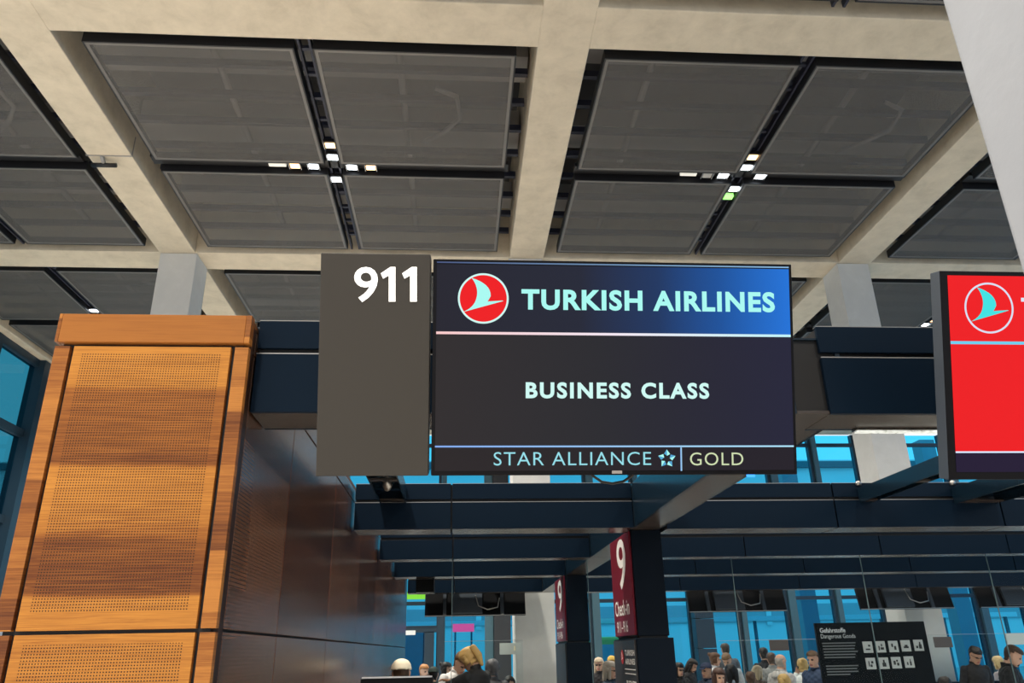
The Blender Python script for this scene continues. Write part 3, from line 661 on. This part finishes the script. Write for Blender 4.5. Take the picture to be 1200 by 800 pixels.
for dx, dz, in ((0, .0), (.12, .12), (.02, .16), (.14, -.08)): bx('reflection_mark', em('portal_reflections', (.35,.5,1), .5) if dx == 0 and dz == 0 else bpy.data.materials['portal_reflections'], pp, 1.32+dx, 1.38+dx, 25.59, 25.5995, E+1.2+dz, E+1.28+dz)  # glowing flecks stand in for reflections on the dark panel
pb = thing('door_tower', (7.7, 25.7, 0), 'dark grey panelled tower beyond the crowd by the pillar', 'portal')
for z0, z1 in ((0, .7), (.72, 1.62), (1.64, 2.5), (2.52, 3.9)): bx('cladding_panel', M_frame, pb, 7.5, 8.1, 25.5, 25.95, z0, z1, .012)
tag(MB().box(-1.66, -1.03, 26.0, 26.169, E+1.60, E+1.83).build('exit_light', em('exit_green', (.30,.85,.06), .9)), 'green light strip by the walnut side above the glass doors', 'light')
pk = thing('pink_sign', (.21, 28.65, -.1), 'small pink lit sign outside the glass doors', 'sign'); bx('lit_panel', em('pink_glow', (1,.015,.035), 9), pk, -.16, .58, 28.6, 28.7, E+.66, E+.92)
for x_ in (-.1, .46): bx('post', M_frameg, pk, x_, x_+.06, 28.62, 28.68, -.1, E+.66)
tag(MB().box(-1.60, -1.30, 25.80, 25.895, E+.53, E+.66).build('door_plate', mat('door_white', (.8,.8,.8), .5)), 'small white plate on the glass door frame', 'plate')
# side facade of the hall
ws = holder('window_2', (-10.95, 14, 0))
X = -10.6
for y in (8.4, 11.3, 14.25, 17.15): bx('mullion', M_frame, ws, X-.12, X+.12, y-.09, y+.09, 0, E+H-.02)
bx('mullion', M_frame, ws, X-.12, X+.25, 18.9, 19.4, 0, E+H-.02)
for z in (E+1.2, E+3.05, E+5.1, E+6.9): bx('transom', M_frame, ws, X-.10, X+.10, 8.4, 19.0, z-.09, z+.09)
for a, b in zip((8.4, 11.3, 14.25, 17.15), (11.3, 14.25, 17.15, 19.0)):
    for z0, z1 in ((.05, E+1.1), (E+1.29, E+2.95), (E+3.14, E+5.0), (E+5.19, E+6.8)): bx('glass_pane', M_sglass, ws, X-.012, X+.012, a+.09, b-.09, z0, z1)
for z in range(18): bx('louvre_blade', M_frameg, ws, X+.0, X+.5, 19.9, 20.05, .3+z*.42, .3+z*.42+.2)
# unseen glazed far side of the hall, added for its blue reflections
wr = holder('window_3', (20.7, 7, 0))
for k in range(12): bx('mullion', M_frame, wr, 20.6, 20.8, -11+k*3.26, -10.8+k*3.26, 0, E+H+1.5)
for k in range(11):
    for z0, z1 in ((.05, E+1.5), (E+1.6, E+5), (E+5.1, E+8.4)): bx('glass_pane', M_rglass, wr, 20.69, 20.71, -10.8+k*3.26, -7.74+k*3.26, z0, z1)
for z in (E+1.55, E+5.05): bx('transom', M_frame, wr, 20.62, 20.78, -11, 26, z-.05, z+.05)
# outside: road, building opposite, canopy columns
struct(MB().box(-80, 80, 26.5, 140, -.4, -.1).build('trim_1', mat('asphalt', (.38,.39,.40), .8)))
bl = thing('terminal_building', (12, 62, 0), 'pale terminal building across the forecourt seen through glass tinted for blue daylight', 'building')
M_bl = mat('building_pale', (.78,.79,.80), .7); M_blw = mat('building_window', (.38,.42,.46), .3)
bx('wall', M_bl, bl, -50, 75, 62, 72, -.1, 16.1)
for z in (3.4, 7.6, 11.9):
    bx('window_band', M_blw, bl, -50, 75, 61.9, 61.99, z, z+1.3)
    for k in range(22): bx('band_post', M_bl, bl, -49+k*5.6, -48.6+k*5.6, 61.8, 61.89, z-.2, z+1.5)
bx('cornice', M_frameg, bl, -50, 75, 61.6, 61.99, 15.4, 15.9)
cn = thing('bus_shelter', (11, 38, 0), 'low glazed shelter with pale roof outside the daylight-blue facade', 'shelter')
bx('roof', mat('shelter_roof', (.8,.8,.8), .5), cn, -8, 26, 36.5, 38.2, 2.75, 2.95)
for k in range(12): bx('post', M_frameg, cn, -7.5+k*3, -7.38+k*3, 36.7, 36.82, -.1, 2.75)
for k in range(11): bx('glass', M_cglass, cn, -7.3+k*3, -4.6+k*3, 37.9, 37.92, 0, 2.7)
for k, x in enumerate((14.15, 20.6)):
    tag(MB().box(x-.33, x+.33, 32, 32.66, -.1, 10).build('outside_column', M_colm), ('grey outside column beyond the facade near the dangerous goods board', 'grey outside column beyond the facade behind the man in the polo shirt')[k], 'column')
vn = thing('van', (6.9, 34.9, -.1), 'ochre van outside glimpsed past the pillar', 'van')
bx('body', mat('ochre_paint', (.75,.55,.12), .4), vn, 5.3, 8.6, 34, 35.8, .2, 2.15, .12); bx('side_window', M_blw, vn, 5.7, 8.2, 33.97, 33.999, 1.2, 1.85)
for x_ in (6.0, 7.9):
    for y_ in (33.98, 35.62): MB().tube([(x_, y_, .23), (x_, y_+.2, .23)], .33, 16).build('wheel', M_plast, vn)
# ------------------------------------------------------------------ people
def capsule(p0, p1, r0, r1, n=12, sx=1.0):
    p0, p1 = Vector(p0), Vector(p1); d = (p1-p0); L = d.length; d.normalize(); k = [(-math.cos(a), math.sin(a)) for a in (.25, .8, 1.3)]
    pts = [p0+d*(c*r0) for c, s in k] + [p0.lerp(p1, .5)] + [p1-d*(c*r1) for c, s in k[::-1]]
    rs = [s*r0 for c, s in k] + [(r0+r1)/2] + [s*r1 for c, s in k[::-1]]
    return pts, rs
def add_caps(mb, p0, p1, r0, r1, n=12):
    pts, rs = capsule(p0, p1, r0, r1); mb.tube(pts, rs, n)
def loft(mb, rings, n=24):                # rings: (z, rx, y_front, y_back)
    v = []
    for z, rx, yf, yb in rings:
        for k in range(n):
            t = 2*math.pi*k/n; v.append((rx*math.cos(t), (yf+yb)/2+(yb-yf)/2*math.sin(t), z))
    f = [(i*n+k, i*n+(k+1) % n, (i+1)*n+(k+1) % n, (i+1)*n+k) for i in range(len(rings)-1) for k in range(n)]
    f += [tuple(range(n-1, -1, -1)), tuple(range((len(rings)-1)*n, len(rings)*n))]; mb.add(v, f)
HC = Vector((0, -.012, 1.645))            # head centre of the standing figure
POSES = {  # elbow and wrist of each side, forward bend, nod
 'stand': (((.235,.035,1.13), (.25,-.05,.90)), ((-.235,.035,1.13), (-.25,-.05,.90)), 0, 6),
 'hold':  (((.25,.03,1.12), (.13,-.27,1.10)), ((-.25,.03,1.12), (-.12,-.28,1.13)), 4, 26),
 'phone': (((.27,-.07,1.17), (.13,-.09,1.50)), ((-.235,.035,1.13), (-.25,-.05,.90)), 0, 8),
 'hug':   (((.27,-.24,1.36), (.05,-.42,1.42)), ((-.28,-.24,1.37), (-.05,-.44,1.46)), 12, 28),
 'lean':  (((.25,-.10,1.13), (.20,-.33,1.0)), ((-.25,-.10,1.13), (-.20,-.33,1.0)), 18, 22)}
_bodies = {}
def pose_fn(bend, nod):
    cb, sb, cn, sn = math.cos(math.radians(bend)), math.sin(math.radians(bend)), math.cos(math.radians(nod)), math.sin(math.radians(nod))
    def f(a, head):
        a = np.array(a, float)
        if head.any():
            h = a[head]; y, z = h[:,1]-.015, h[:,2]-1.53; a[head,1] = y*cn - z*sn + .015; a[head,2] = z*cn + y*sn + 1.53
        w = np.clip((a[:,2]-.92)/.15, 0, 1); th = np.radians(bend)*w
        y, z = a[:,1].copy(), a[:,2]-.95
        a[:,1] = y*np.cos(th) - z*np.sin(th); a[:,2] = z*np.cos(th) + y*np.sin(th) + .95; return a
    return f
def body(pose):
    if pose in _bodies: return _bodies[pose]
    (eR, wR), (eL, wL), bend, nod = POSES[pose]; mb = MB(); seg = []
    def limb(a, b, r0, r1, lab): add_caps(mb, a, b, r0, r1); seg.append((Vector(a), Vector(b), (r0+r1)/2, lab))
    loft(mb, [(.84,.15,-.085,.10),(.92,.172,-.10,.125),(1.0,.16,-.10,.11),(1.08,.143,-.098,.095),(1.2,.155,-.11,.10),(1.32,.18,-.118,.115),(1.40,.185,-.10,.115),(1.45,.14,-.07,.09),(1.49,.065,-.045,.06)])
    seg += [(Vector((0,0,.9)), Vector((0,0,1.44)), .13, 2), (Vector((.1,0,1.15)), Vector((.13,0,1.40)), .08, 2), (Vector((-.1,0,1.15)), Vector((-.13,0,1.40)), .08, 2)]
    limb((0,.025,1.45), (0,.012,1.57), .058, .052, 1)
    for s, e, w in ((1, eR, wR), (-1, eL, wL)):
        limb((s*.175,.01,1.415), e, .054, .043, 3); limb(e, w, .041, .029, 4)
        e, w = Vector(e), Vector(w); d = (w-e).normalized(); side = d.cross(Vector((0,0,1)) if abs(d.z) < .9 else Vector((0,-1,0))).normalized(); nrm = side.cross(d)
        seg.append((w+d*.03, w+d*.16, .02, 5))
        for q in (-.024, -.008, .008, .024): add_caps(mb, w+d*.01+side*q*.7, w+d*.085+side*q, .017, .014, 8)
        for q, L in ((-.030, .060), (-.010, .075), (.011, .072), (.031, .056)):
            a = w+d*.085+side*q; b = a+d*L*.55+side*q*.15; c = b+d*L*.40-nrm*L*.32; add_caps(mb, a, b, .0095, .009, 8); add_caps(mb, b, c, .009, .0078, 8)
        a = w+d*.03-side*.030*s; b = a+d*.032-side*.028*s; add_caps(mb, a, b, .013, .011, 8); add_caps(mb, b, b+d*.034-side*.006*s, .011, .009, 8)
        limb((s*.09,0,.90), (s*.10,-.012,.50), .083, .055, 6); limb((s*.10,-.012,.50), (s*.105,.025,.09), .052, .036, 7); limb((s*.105,.045,.045), (s*.115,-.15,.035), .042, .034, 8)
    c = HC
    loft(mb, [(c.z+z, rx, c.y+a, c.y+b) for z, rx, a, b in ((-.118,.022,-.080,-.035),(-.108,.036,-.088,-.015),(-.085,.052,-.093,.03),(-.05,.063,-.094,.07),(-.02,.069,-.090,.088),(.012,.073,-.088,.097),(.05,.076,-.093,.10),(.085,.068,-.080,.088),(.107,.052,-.056,.068),(.12,.026,-.02,.03))])
    seg.append((c+Vector((0,0,-.07)), c+Vector((0,.01,.07)), .085, 0))
    add_caps(mb, c+Vector((0,-.088,.020)), c+Vector((0,-.106,-.026)), .009, .0155, 8)
    for s in (1, -1):
        add_caps(mb, c+Vector((s*.075,.012,.022)), c+Vector((s*.072,.006,-.024)), .015, .010, 8); add_caps(mb, c+Vector((s*.012,-.089,.034)), c+Vector((s*.05,-.080,.034)), .009, .008, 8)
    add_caps(mb, c+Vector((-.016,-.092,-.062)), c+Vector((.016,-.092,-.062)), .0085, .0085, 8)
    o = mb.build('tmp', M_black, None, origin=(0,0,0)); md = o.modifiers.new('r', 'REMESH'); md.mode = 'VOXEL'; md.voxel_size = .0085
    sm = o.modifiers.new('s', 'SMOOTH'); sm.iterations = 2; sm.factor = .5
    me = bpy.data.meshes.new_from_object(o.evaluated_get(bpy.context.evaluated_depsgraph_get())); bpy.data.objects.remove(o)
    n = len(me.vertices); V = np.empty(n*3); me.vertices.foreach_get('co', V); V = V.reshape(-1, 3); N = np.array([tuple(v.normal) for v in me.vertices])
    F = [tuple(p.vertices) for p in me.polygons]; bpy.data.meshes.remove(me)
    best = np.full(n, 9.); lab = np.zeros(n, int)
    for a, b, r, l in seg:
        a, b = np.array(a), np.array(b); d = b-a; t = np.clip(((V-a)@d)/(d@d), 0, 1); q = np.linalg.norm(V-a-t[:,None]*d, axis=1)-r
        k = q < best; best[k] = q[k]; lab[k] = l
    lab[(V[:,2] > 1.545) & (np.hypot(V[:,0], V[:,1]) < .135) & (lab != 5) & (lab != 4)] = 0
    L = V-np.array(HC); col = np.zeros(n, int)
    col[(np.hypot(np.abs(L[:,0])-.031, (L[:,2]-.012)*1.3) < .0115) & (L[:,1] < -.05)] = 2
    col[(np.abs(L[:,0]) < .024) & (np.abs(L[:,2]+.062) < .0085) & (L[:,1] < -.05)] = 1
    fn = pose_fn(bend, nod); head = lab == 0
    _bodies[pose] = dict(V=V, N=N, F=F, lab=lab, col=col, L=L, fn=fn, head=head, cache={}, hc=fn(np.array([tuple(HC)]), np.array([True]))[0])
    return _bodies[pose]
def new_mesh(name, V, F, nm, mi=None):
    me = bpy.data.meshes.new(name); me.from_pydata(V.tolist(), [], F)
    for _ in range(nm): me.materials.append(None)
    if mi is not None: me.polygons.foreach_set('material_index', mi)
    me.polygons.foreach_set('use_smooth', [True]*len(F)); return me
def shell(B, mask, off, seed=0, wrinkle=.0):
    r = np.random.default_rng(seed); V, N = B['V'], B['N']
    w = np.sin(V[:,0]*60+seed)*np.sin(V[:,2]*75+V[:,1]*40) * wrinkle
    P = V + N*(off+w)[:,None] if hasattr(off, '__len__') else V + N*(off+w[:,None])
    F = [f for f in B['F'] if all(mask[i] for i in f)]; cnt = {}
    for f in F:
        for a, b in zip(f, f[1:]+f[:1]): k = (min(a,b), max(a,b)); cnt[k] = None if k in cnt else (a, b)
    use = sorted({i for f in F for i in f}); ix = {i: k for k, i in enumerate(use)}; n = len(use)
    out = [tuple(ix[i] for i in f) for f in F]; edge = [e for e in cnt.values() if e]; bi = {}; extra = []
    for e in edge:
        for i in e:
            if i not in bi: bi[i] = n+len(extra); extra.append(i)
    out += [(ix[b], ix[a], bi[a], bi[b]) for a, b in edge]
    return np.vstack([P[use], V[extra] - N[extra]*.004]), out, np.array([B['head'][i] for i in use+extra])
def piece(B, key, make):
    if key not in B['cache']:
        V, F, head = make(); B['cache'][key] = new_mesh(key, B['fn'](V, head), F, 1)
    return B['cache'][key]
def extra_caps(V, F, head, caps):          # strands, bun, brim: closed tubes that belong to the head piece
    mb = MB()
    for a, b, r0, r1 in caps: add_caps(mb, HC+Vector(a), HC+Vector(b), r0, r1, 10)
    k = len(V); V = np.vstack([V, np.array([tuple(p) for p in mb.v])]); return V, F+[tuple(i+k for i in f) for f in mb.f], np.append(head, np.ones(len(mb.v), bool))
def hair(B, style):
    L, lab = B['L'], B['lab']; x, y, z = L.T; head = (lab == 0)
    ear = (np.abs(x) > .066) & (np.abs(z) < .04) & (np.abs(y-.01) < .03)
    m = head & ((z > .062+np.clip(-y-.05, 0, 1)*.1) | ((y > .0) & (z > -.01)) | ((y > .035) & (z > -.085))) & ~ear; off = np.full(len(x), .013) + .010*np.clip(z/.1, 0, 1)
    if style == 'receding': m = head & (y > .005) & (z < .06) & (z > -.075) & ~ear; off[:] = .006
    if style == 'hat_hair': off *= .5
    if style in ('long', 'bob', 'ponytail', 'bun'): m = head & ((z > .066) | ((y > -.035) & (z > -.06)) | (y > .03)); off += .007
    if style == 'hood': m = head & ((z > .08) | (y > -.04)) ; off[:] = .026
    V, F, h = shell(B, m, off, 3, .004)
    if style == 'long': V, F, h = extra_caps(V, F, h, [((s*.045, .06, .03), (s*.055, .085, -.27), .062, .04) for s in (-1, 1)]+[((0,.07,.02), (0,.095,-.29), .065, .045)]+[((s*.075, .0, .03), (s*.088, -.005, -.22), .028, .026) for s in (-1, 1)])
    if style == 'bob': V, F, h = extra_caps(V, F, h, [((s*.045, .05, .03), (s*.05, .06, -.12), .065, .045) for s in (-1, 1)]+[((s*.074, -.02, .05), (s*.078, -.02, -.10), .024, .026) for s in (-1, 1)]+[((-.04,-.082,.078), (.045,-.082,.068), .02, .018)])
    if style == 'bun': V, F, h = extra_caps(V, F, h, [((0, .10, .085), (0, .125, .10), .042, .036)])
    if style == 'ponytail': V, F, h = extra_caps(V, F, h, [((0, .095, .075), (0, .13, .06), .035, .045), ((0, .13, .06), (.01, .15, -.06), .045, .045), ((.01, .15, -.06), (.015, .13, -.17), .045, .022)])
    return V, F, h
def cap_piece(B, brim=True):
    x, y, z = B['L'].T; m = (B['lab'] == 0) & (z > .042-.2*np.clip(y, -1, .02)); V, F, h = shell(B, m, .020, 1)
    if brim: V, F, h = extra_caps(V, F, h, [((-.045+.015*k, -.085, .055), (-.03+.010*k, -.165+.004*(k-3)**2, .043), .014, .010) for k in range(7)])
    return V, F, h
def garment(B, kind):
    lab, V = B['lab'], B['V']; z = V[:,2]
    neck = (lab == 1) & (z < 1.50)
    if kind in ('tee', 'polo'): m = (lab == 2) | neck & (z < 1.475) | (lab == 3); off, wr = .011, .002; m &= (z > .86)
    elif kind == 'jacket': m = (lab == 2) | neck | (lab == 3) | (lab == 4); off, wr = .024, .005; m &= z > .82
    elif kind == 'shirt': m = (lab == 2) | neck | (lab == 3) | (lab == 4); off, wr = .013, .003; m &= z > .84
    elif kind == 'trousers': m = (lab == 6) | (lab == 7) | ((lab == 2) & (z < .93)); off, wr = .010, .003
    elif kind == 'shoes': m = (lab == 8); off, wr = .008, 0
    V, F, h = shell(B, m, off, 5, wr)
    return V, F, h
def hoodie_roll(B):
    V, F, h = garment(B, 'jacket'); mb = MB()
    for a in np.linspace(-2.2, 2.2, 8): 
        p = Vector((.085*math.sin(a), .035+.085*math.cos(a), 1.485)); add_caps(mb, p, p+Vector((.02*math.sin(a), .02*math.cos(a), -.04)), .034, .045, 10)
    k = len(V); V = np.vstack([V, np.array([tuple(p) for p in mb.v])]); return V, F+[tuple(i+k for i in f) for f in mb.f], np.append(h, np.zeros(len(mb.v), bool))
_pm = {}
def pm(kind, c, rough=.7):
    if (kind, c) not in _pm: _pm[(kind, c)] = mat(kind, c, rough, 0, .3)
    return _pm[(kind, c)]
M_eye, M_lipc = mat('eye_dark', (.03,.02,.018), .3), mat('lips', (.38,.13,.11), .5)
SKIN = [(.52,.30,.20), (.60,.36,.26), (.42,.23,.15), (.62,.40,.31)]
def person(px, py, Y, face, label, pose='stand', skin=1, hr='short', hc=(.03,.02,.015), top='jacket', tc=(.02,.02,.025), legs=(.03,.035,.05), cap=None, shades=False, phones=False, watch=False):
    B = body(pose); p = at(px, py, Y); s = p.z/B['hc'][2]; a = math.radians(face); hx, hy = B['hc'][0]*s, B['hc'][1]*s
    if not .78 < s < 1.16: print('PERSON SCALE', label, round(s, 3))
    t = thing('person', (p.x-(hx*math.cos(a)-hy*math.sin(a)), p.y-(hx*math.sin(a)+hy*math.cos(a)), 0), label, 'person')
    t.rotation_euler = (0, 0, a); t.scale = (s, s, s)
    def put(name, me, mats):
        o = bpy.data.objects.new(name, me); COL.objects.link(o); o.parent = t
        for i, m in enumerate(mats): o.material_slots[i].link = 'OBJECT'; o.material_slots[i].material = m
        return o
    if 'body' not in B['cache']:
        mi = [max(B['col'][i] for i in f) for f in B['F']]; B['cache']['body'] = new_mesh('body', B['fn'](B['V'], B['head']), B['F'], 3, mi)
    put('body', B['cache']['body'], [pm('skin', SKIN[skin]), M_lipc, M_eye])
    if hr: put('hair' if hr != 'hood' else 'hood', piece(B, hr, lambda: hair(B, hr)), [pm('hair', hc, .5)])
    if cap: put('cap', piece(B, 'cap', lambda: cap_piece(B)), [pm('cap', cap)])
    put(top, piece(B, top, (lambda: hoodie_roll(B)) if top == 'hoodie' else (lambda: garment(B, top))), [pm('cloth', tc)])
    put('trousers', piece(B, 'trousers', lambda: garment(B, 'trousers')), [pm('cloth', legs)]); put('shoes', piece(B, 'shoes', lambda: garment(B, 'shoes')), [pm('cloth', (.03,.03,.03))])
    fh = lambda pts: B['fn'](np.array([tuple(HC+Vector(q)) for q in pts]), np.ones(len(pts), bool))
    def small(name, tubes, m):
        mb = MB()
        for pts, r in tubes: mb.tube([tuple(q) for q in fh(pts)], r, 8)
        put(name, new_mesh(name, np.array([tuple(v) for v in mb.v]), [tuple(f) for f in mb.f], 1), [m])
    if shades: small('glasses', [([(q*.015,-.104,.012), (q*.05,-.094,.012)], .015 if shades == 'dark' else .006) for q in (-1, 1)]+[([(-.015,-.106,.016), (.015,-.106,.016)], .004)]+[([(q*.05,-.094,.014), (q*.077,.0,.016)], .004) for q in (-1, 1)], M_black)
    if phones: small('headphones', [([(-.092,.01,0), (-.085,.01,.09), (0,.01,.148), (.085,.01,.09), (.092,.01,0)], .009), ([(-.105,.01,-.01), (-.075,.01,-.01)], .032), ([(.105,.01,-.01), (.075,.01,-.01)], .032)], M_black)
    if watch:
        _, (e, w), _, _ = POSES[pose]; e, w = Vector(e), Vector(w); d = (w-e).normalized()
        q = B['fn'](np.array([tuple(w-d*.012), tuple(w+d*.012)]), np.zeros(2, bool)); mb = MB(); mb.tube([tuple(r) for r in q], .037, 12)
        put('watch', new_mesh('watch', np.array([tuple(v) for v in mb.v]), [tuple(f) for f in mb.f], 1), [M_steel])
    return t
BLK, BRN, LBR, BLD, GRY = (.012,.010,.010), (.05,.028,.016), (.16,.09,.045), (.52,.33,.13), (.36,.33,.29)
NAVYC = (.02,.03,.06)
# by the walnut side
person(550, 773, 9.9, 228, 'blonde woman with ponytail in black top hugging someone in white', 'hug', 0, 'ponytail', (.50,.31,.11), 'tee', (.012,.012,.013), watch=True)
person(540, 777, 10.45, 35, 'person in white shirt being hugged by the blonde woman', 'lean', 1, 'short', LBR, 'shirt', (.75,.73,.72))
person(470, 791, 7.0, 185, 'person in cream cap beside the walnut side', 'stand', 1, 'hat_hair', BRN, 'jacket', (.04,.04,.05), cap=(.78,.72,.55))
person(497, 787, 13.9, 40, 'ginger-haired child glimpsed over the counter display', 'stand', 3, 'short', (.42,.19,.07), 'shirt', (.25,.25,.3))
person(508, 791, 12.0, 180, 'person in dark olive cap between the ginger child and dark-haired woman', 'stand', 1, 'hat_hair', BLK, 'jacket', (.03,.035,.03), cap=(.03,.045,.04))
person(523, 785, 13.8, 70, 'dark-haired woman facing sideways left of the hugging pair', 'stand', 3, 'bun', BLK, 'jacket', (.05,.05,.06))
person(577, 784, 10.9, 180, 'person in grey hood with back turned by the pale column', 'stand', 1, 'hood', (.10,.10,.11), 'jacket', (.10,.10,.11))
person(596, 801, 12.3, 120, 'person in dark jacket leaning beside the pale column', 'lean', 1, 'short', BLK, 'jacket', (.03,.03,.035))
# between the two pillars
person(702, 779, 14.6, -20, 'woman with long white-blonde hair and sunglasses between the pillars', 'stand', 3, 'long', (.70,.58,.42), 'jacket', (.03,.03,.035), shades='dark')
person(715, 786, 11.0, 60, 'grey-haired woman with glasses facing the maroon-signed pillar', 'stand', 1, 'bob', (.42,.38,.32), 'jacket', (.03,.05,.08), shades=True)
person(717, 776, 15.6, 180, 'person in yellow hat behind the grey-haired woman', 'stand', 1, 'hat_hair', BLD, 'jacket', (.05,.05,.06), cap=(.75,.52,.12))
person(656, 799, 14.2, 180, 'person in maroon top mostly behind the small navy pillar', 'stand', 1, 'short', BRN, 'shirt', (.22,.02,.07))
# crowd right of the pillar
person(796, 785, 13.6, 20, 'dark-haired woman with sunglasses next to the maroon-signed pillar', 'stand', 1, 'bob', BLK, 'jacket', (.02,.02,.022), shades='dark')
person(811, 780, 14.8, 55, 'woman with long black hair in black jacket near the pillar', 'hold', 1, 'long', BLK, 'jacket', (.015,.015,.018))
person(828, 786, 11.6, -60, 'man in navy cap facing the pillar', 'stand', 0, 'hat_hair', BRN, 'jacket', NAVYC, cap=(.022,.032,.07))
person(843, 794, 10.2, 5, 'brown-haired woman with fringe facing the viewer', 'stand', 1, 'bob', (.055,.024,.016), 'jacket', (.05,.03,.03))
person(838, 773, 15.2, 75, 'woman with brown bun in white scarf facing sideways', 'stand', 1, 'bun', (.10,.05,.028), 'shirt', (.6,.6,.62))
person(850, 762, 16.4, 180, 'tallest dark-haired man at the back of the crowd', 'stand', 0, 'short', (.06,.045,.035), 'jacket', (.10,.11,.13), shades=True)
person(852, 774, 14.0, -35, 'light-brown-haired man looking down behind the dark-haired back', 'hold', 1, 'short', LBR, 'shirt', (.4,.42,.46))
person(857, 789, 11.0, 175, 'black-haired person with back turned in pale blue shirt', 'stand', 2, 'bob', (.008,.008,.01), 'shirt', (.42,.50,.60))
person(888, 788, 13.4, 120, 'grey-blonde woman facing the hooded bald man', 'stand', 1, 'bob', (.46,.36,.24), 'jacket', (.10,.07,.06))
person(880, 796, 11.4, 160, 'brown-haired person low in front of the grey-blonde woman', 'stand', 2, 'short', (.10,.06,.04), 'jacket', (.06,.05,.045))
person(895, 767, 15.4, 170, 'dark-haired man in black jacket seen from behind', 'stand', 0, 'short', (.02,.018,.018), 'jacket', (.012,.013,.018))
person(904, 773, 14.4, 165, 'brown-cropped man partly behind the bald man', 'stand', 0, 'short', (.09,.055,.04), 'jacket', (.25,.25,.25))
person(915, 776, 11.6, 120, 'bald man in pale grey hoodie seen from behind', 'stand', 1, 'receding', (.40,.36,.32), 'hoodie', (.46,.45,.44))
person(919, 800, 10.6, 180, 'honey-blonde child in front of the bald man', 'stand', 1, 'bob', (.42,.28,.10), 'shirt', (.3,.25,.2))
person(941, 781, 12.6, 165, 'blonde woman with headphones and white jacket', 'phone', 1, 'bun', (.50,.32,.12), 'jacket', (.70,.70,.70), phones=True)
person(953, 773, 11.6, -55, 'short-haired man in navy jacket beside the goods board', 'stand', 1, 'short', (.10,.058,.03), 'jacket', (.035,.06,.12))
# right of the goods board
person(1143, 768, 11.6, 0, 'man in black polo shirt and glasses looking down', 'hold', 0, 'short', (.012,.010,.010), 'polo', (.014,.014,.016), shades=True)
person(1170, 777, 13.8, 200, 'small blonde child behind the leather-jacket man', 'stand', 1, 'bob', (.66,.46,.22), 'shirt', (.5,.42,.42))
person(1187, 769, 9.7, 60, 'man in black leather jacket facing sideways', 'hold', 1, 'short', (.045,.026,.016), 'jacket', (.012,.013,.015))
person(1108, 804, 9.2, 180, 'black-haired person whose crown shows under the pale column', 'stand', 1, 'short', BLK, 'jacket', (.02,.02,.02))
# counters the far staff lean on, just under the frame
tag(MB().box(7.0, 9.4, 12.85, 13.06, 0, 1.08).build('far_counter', M_navy, bevel=.01), 'dark blue-topped counter before the man in the polo shirt', 'counter')
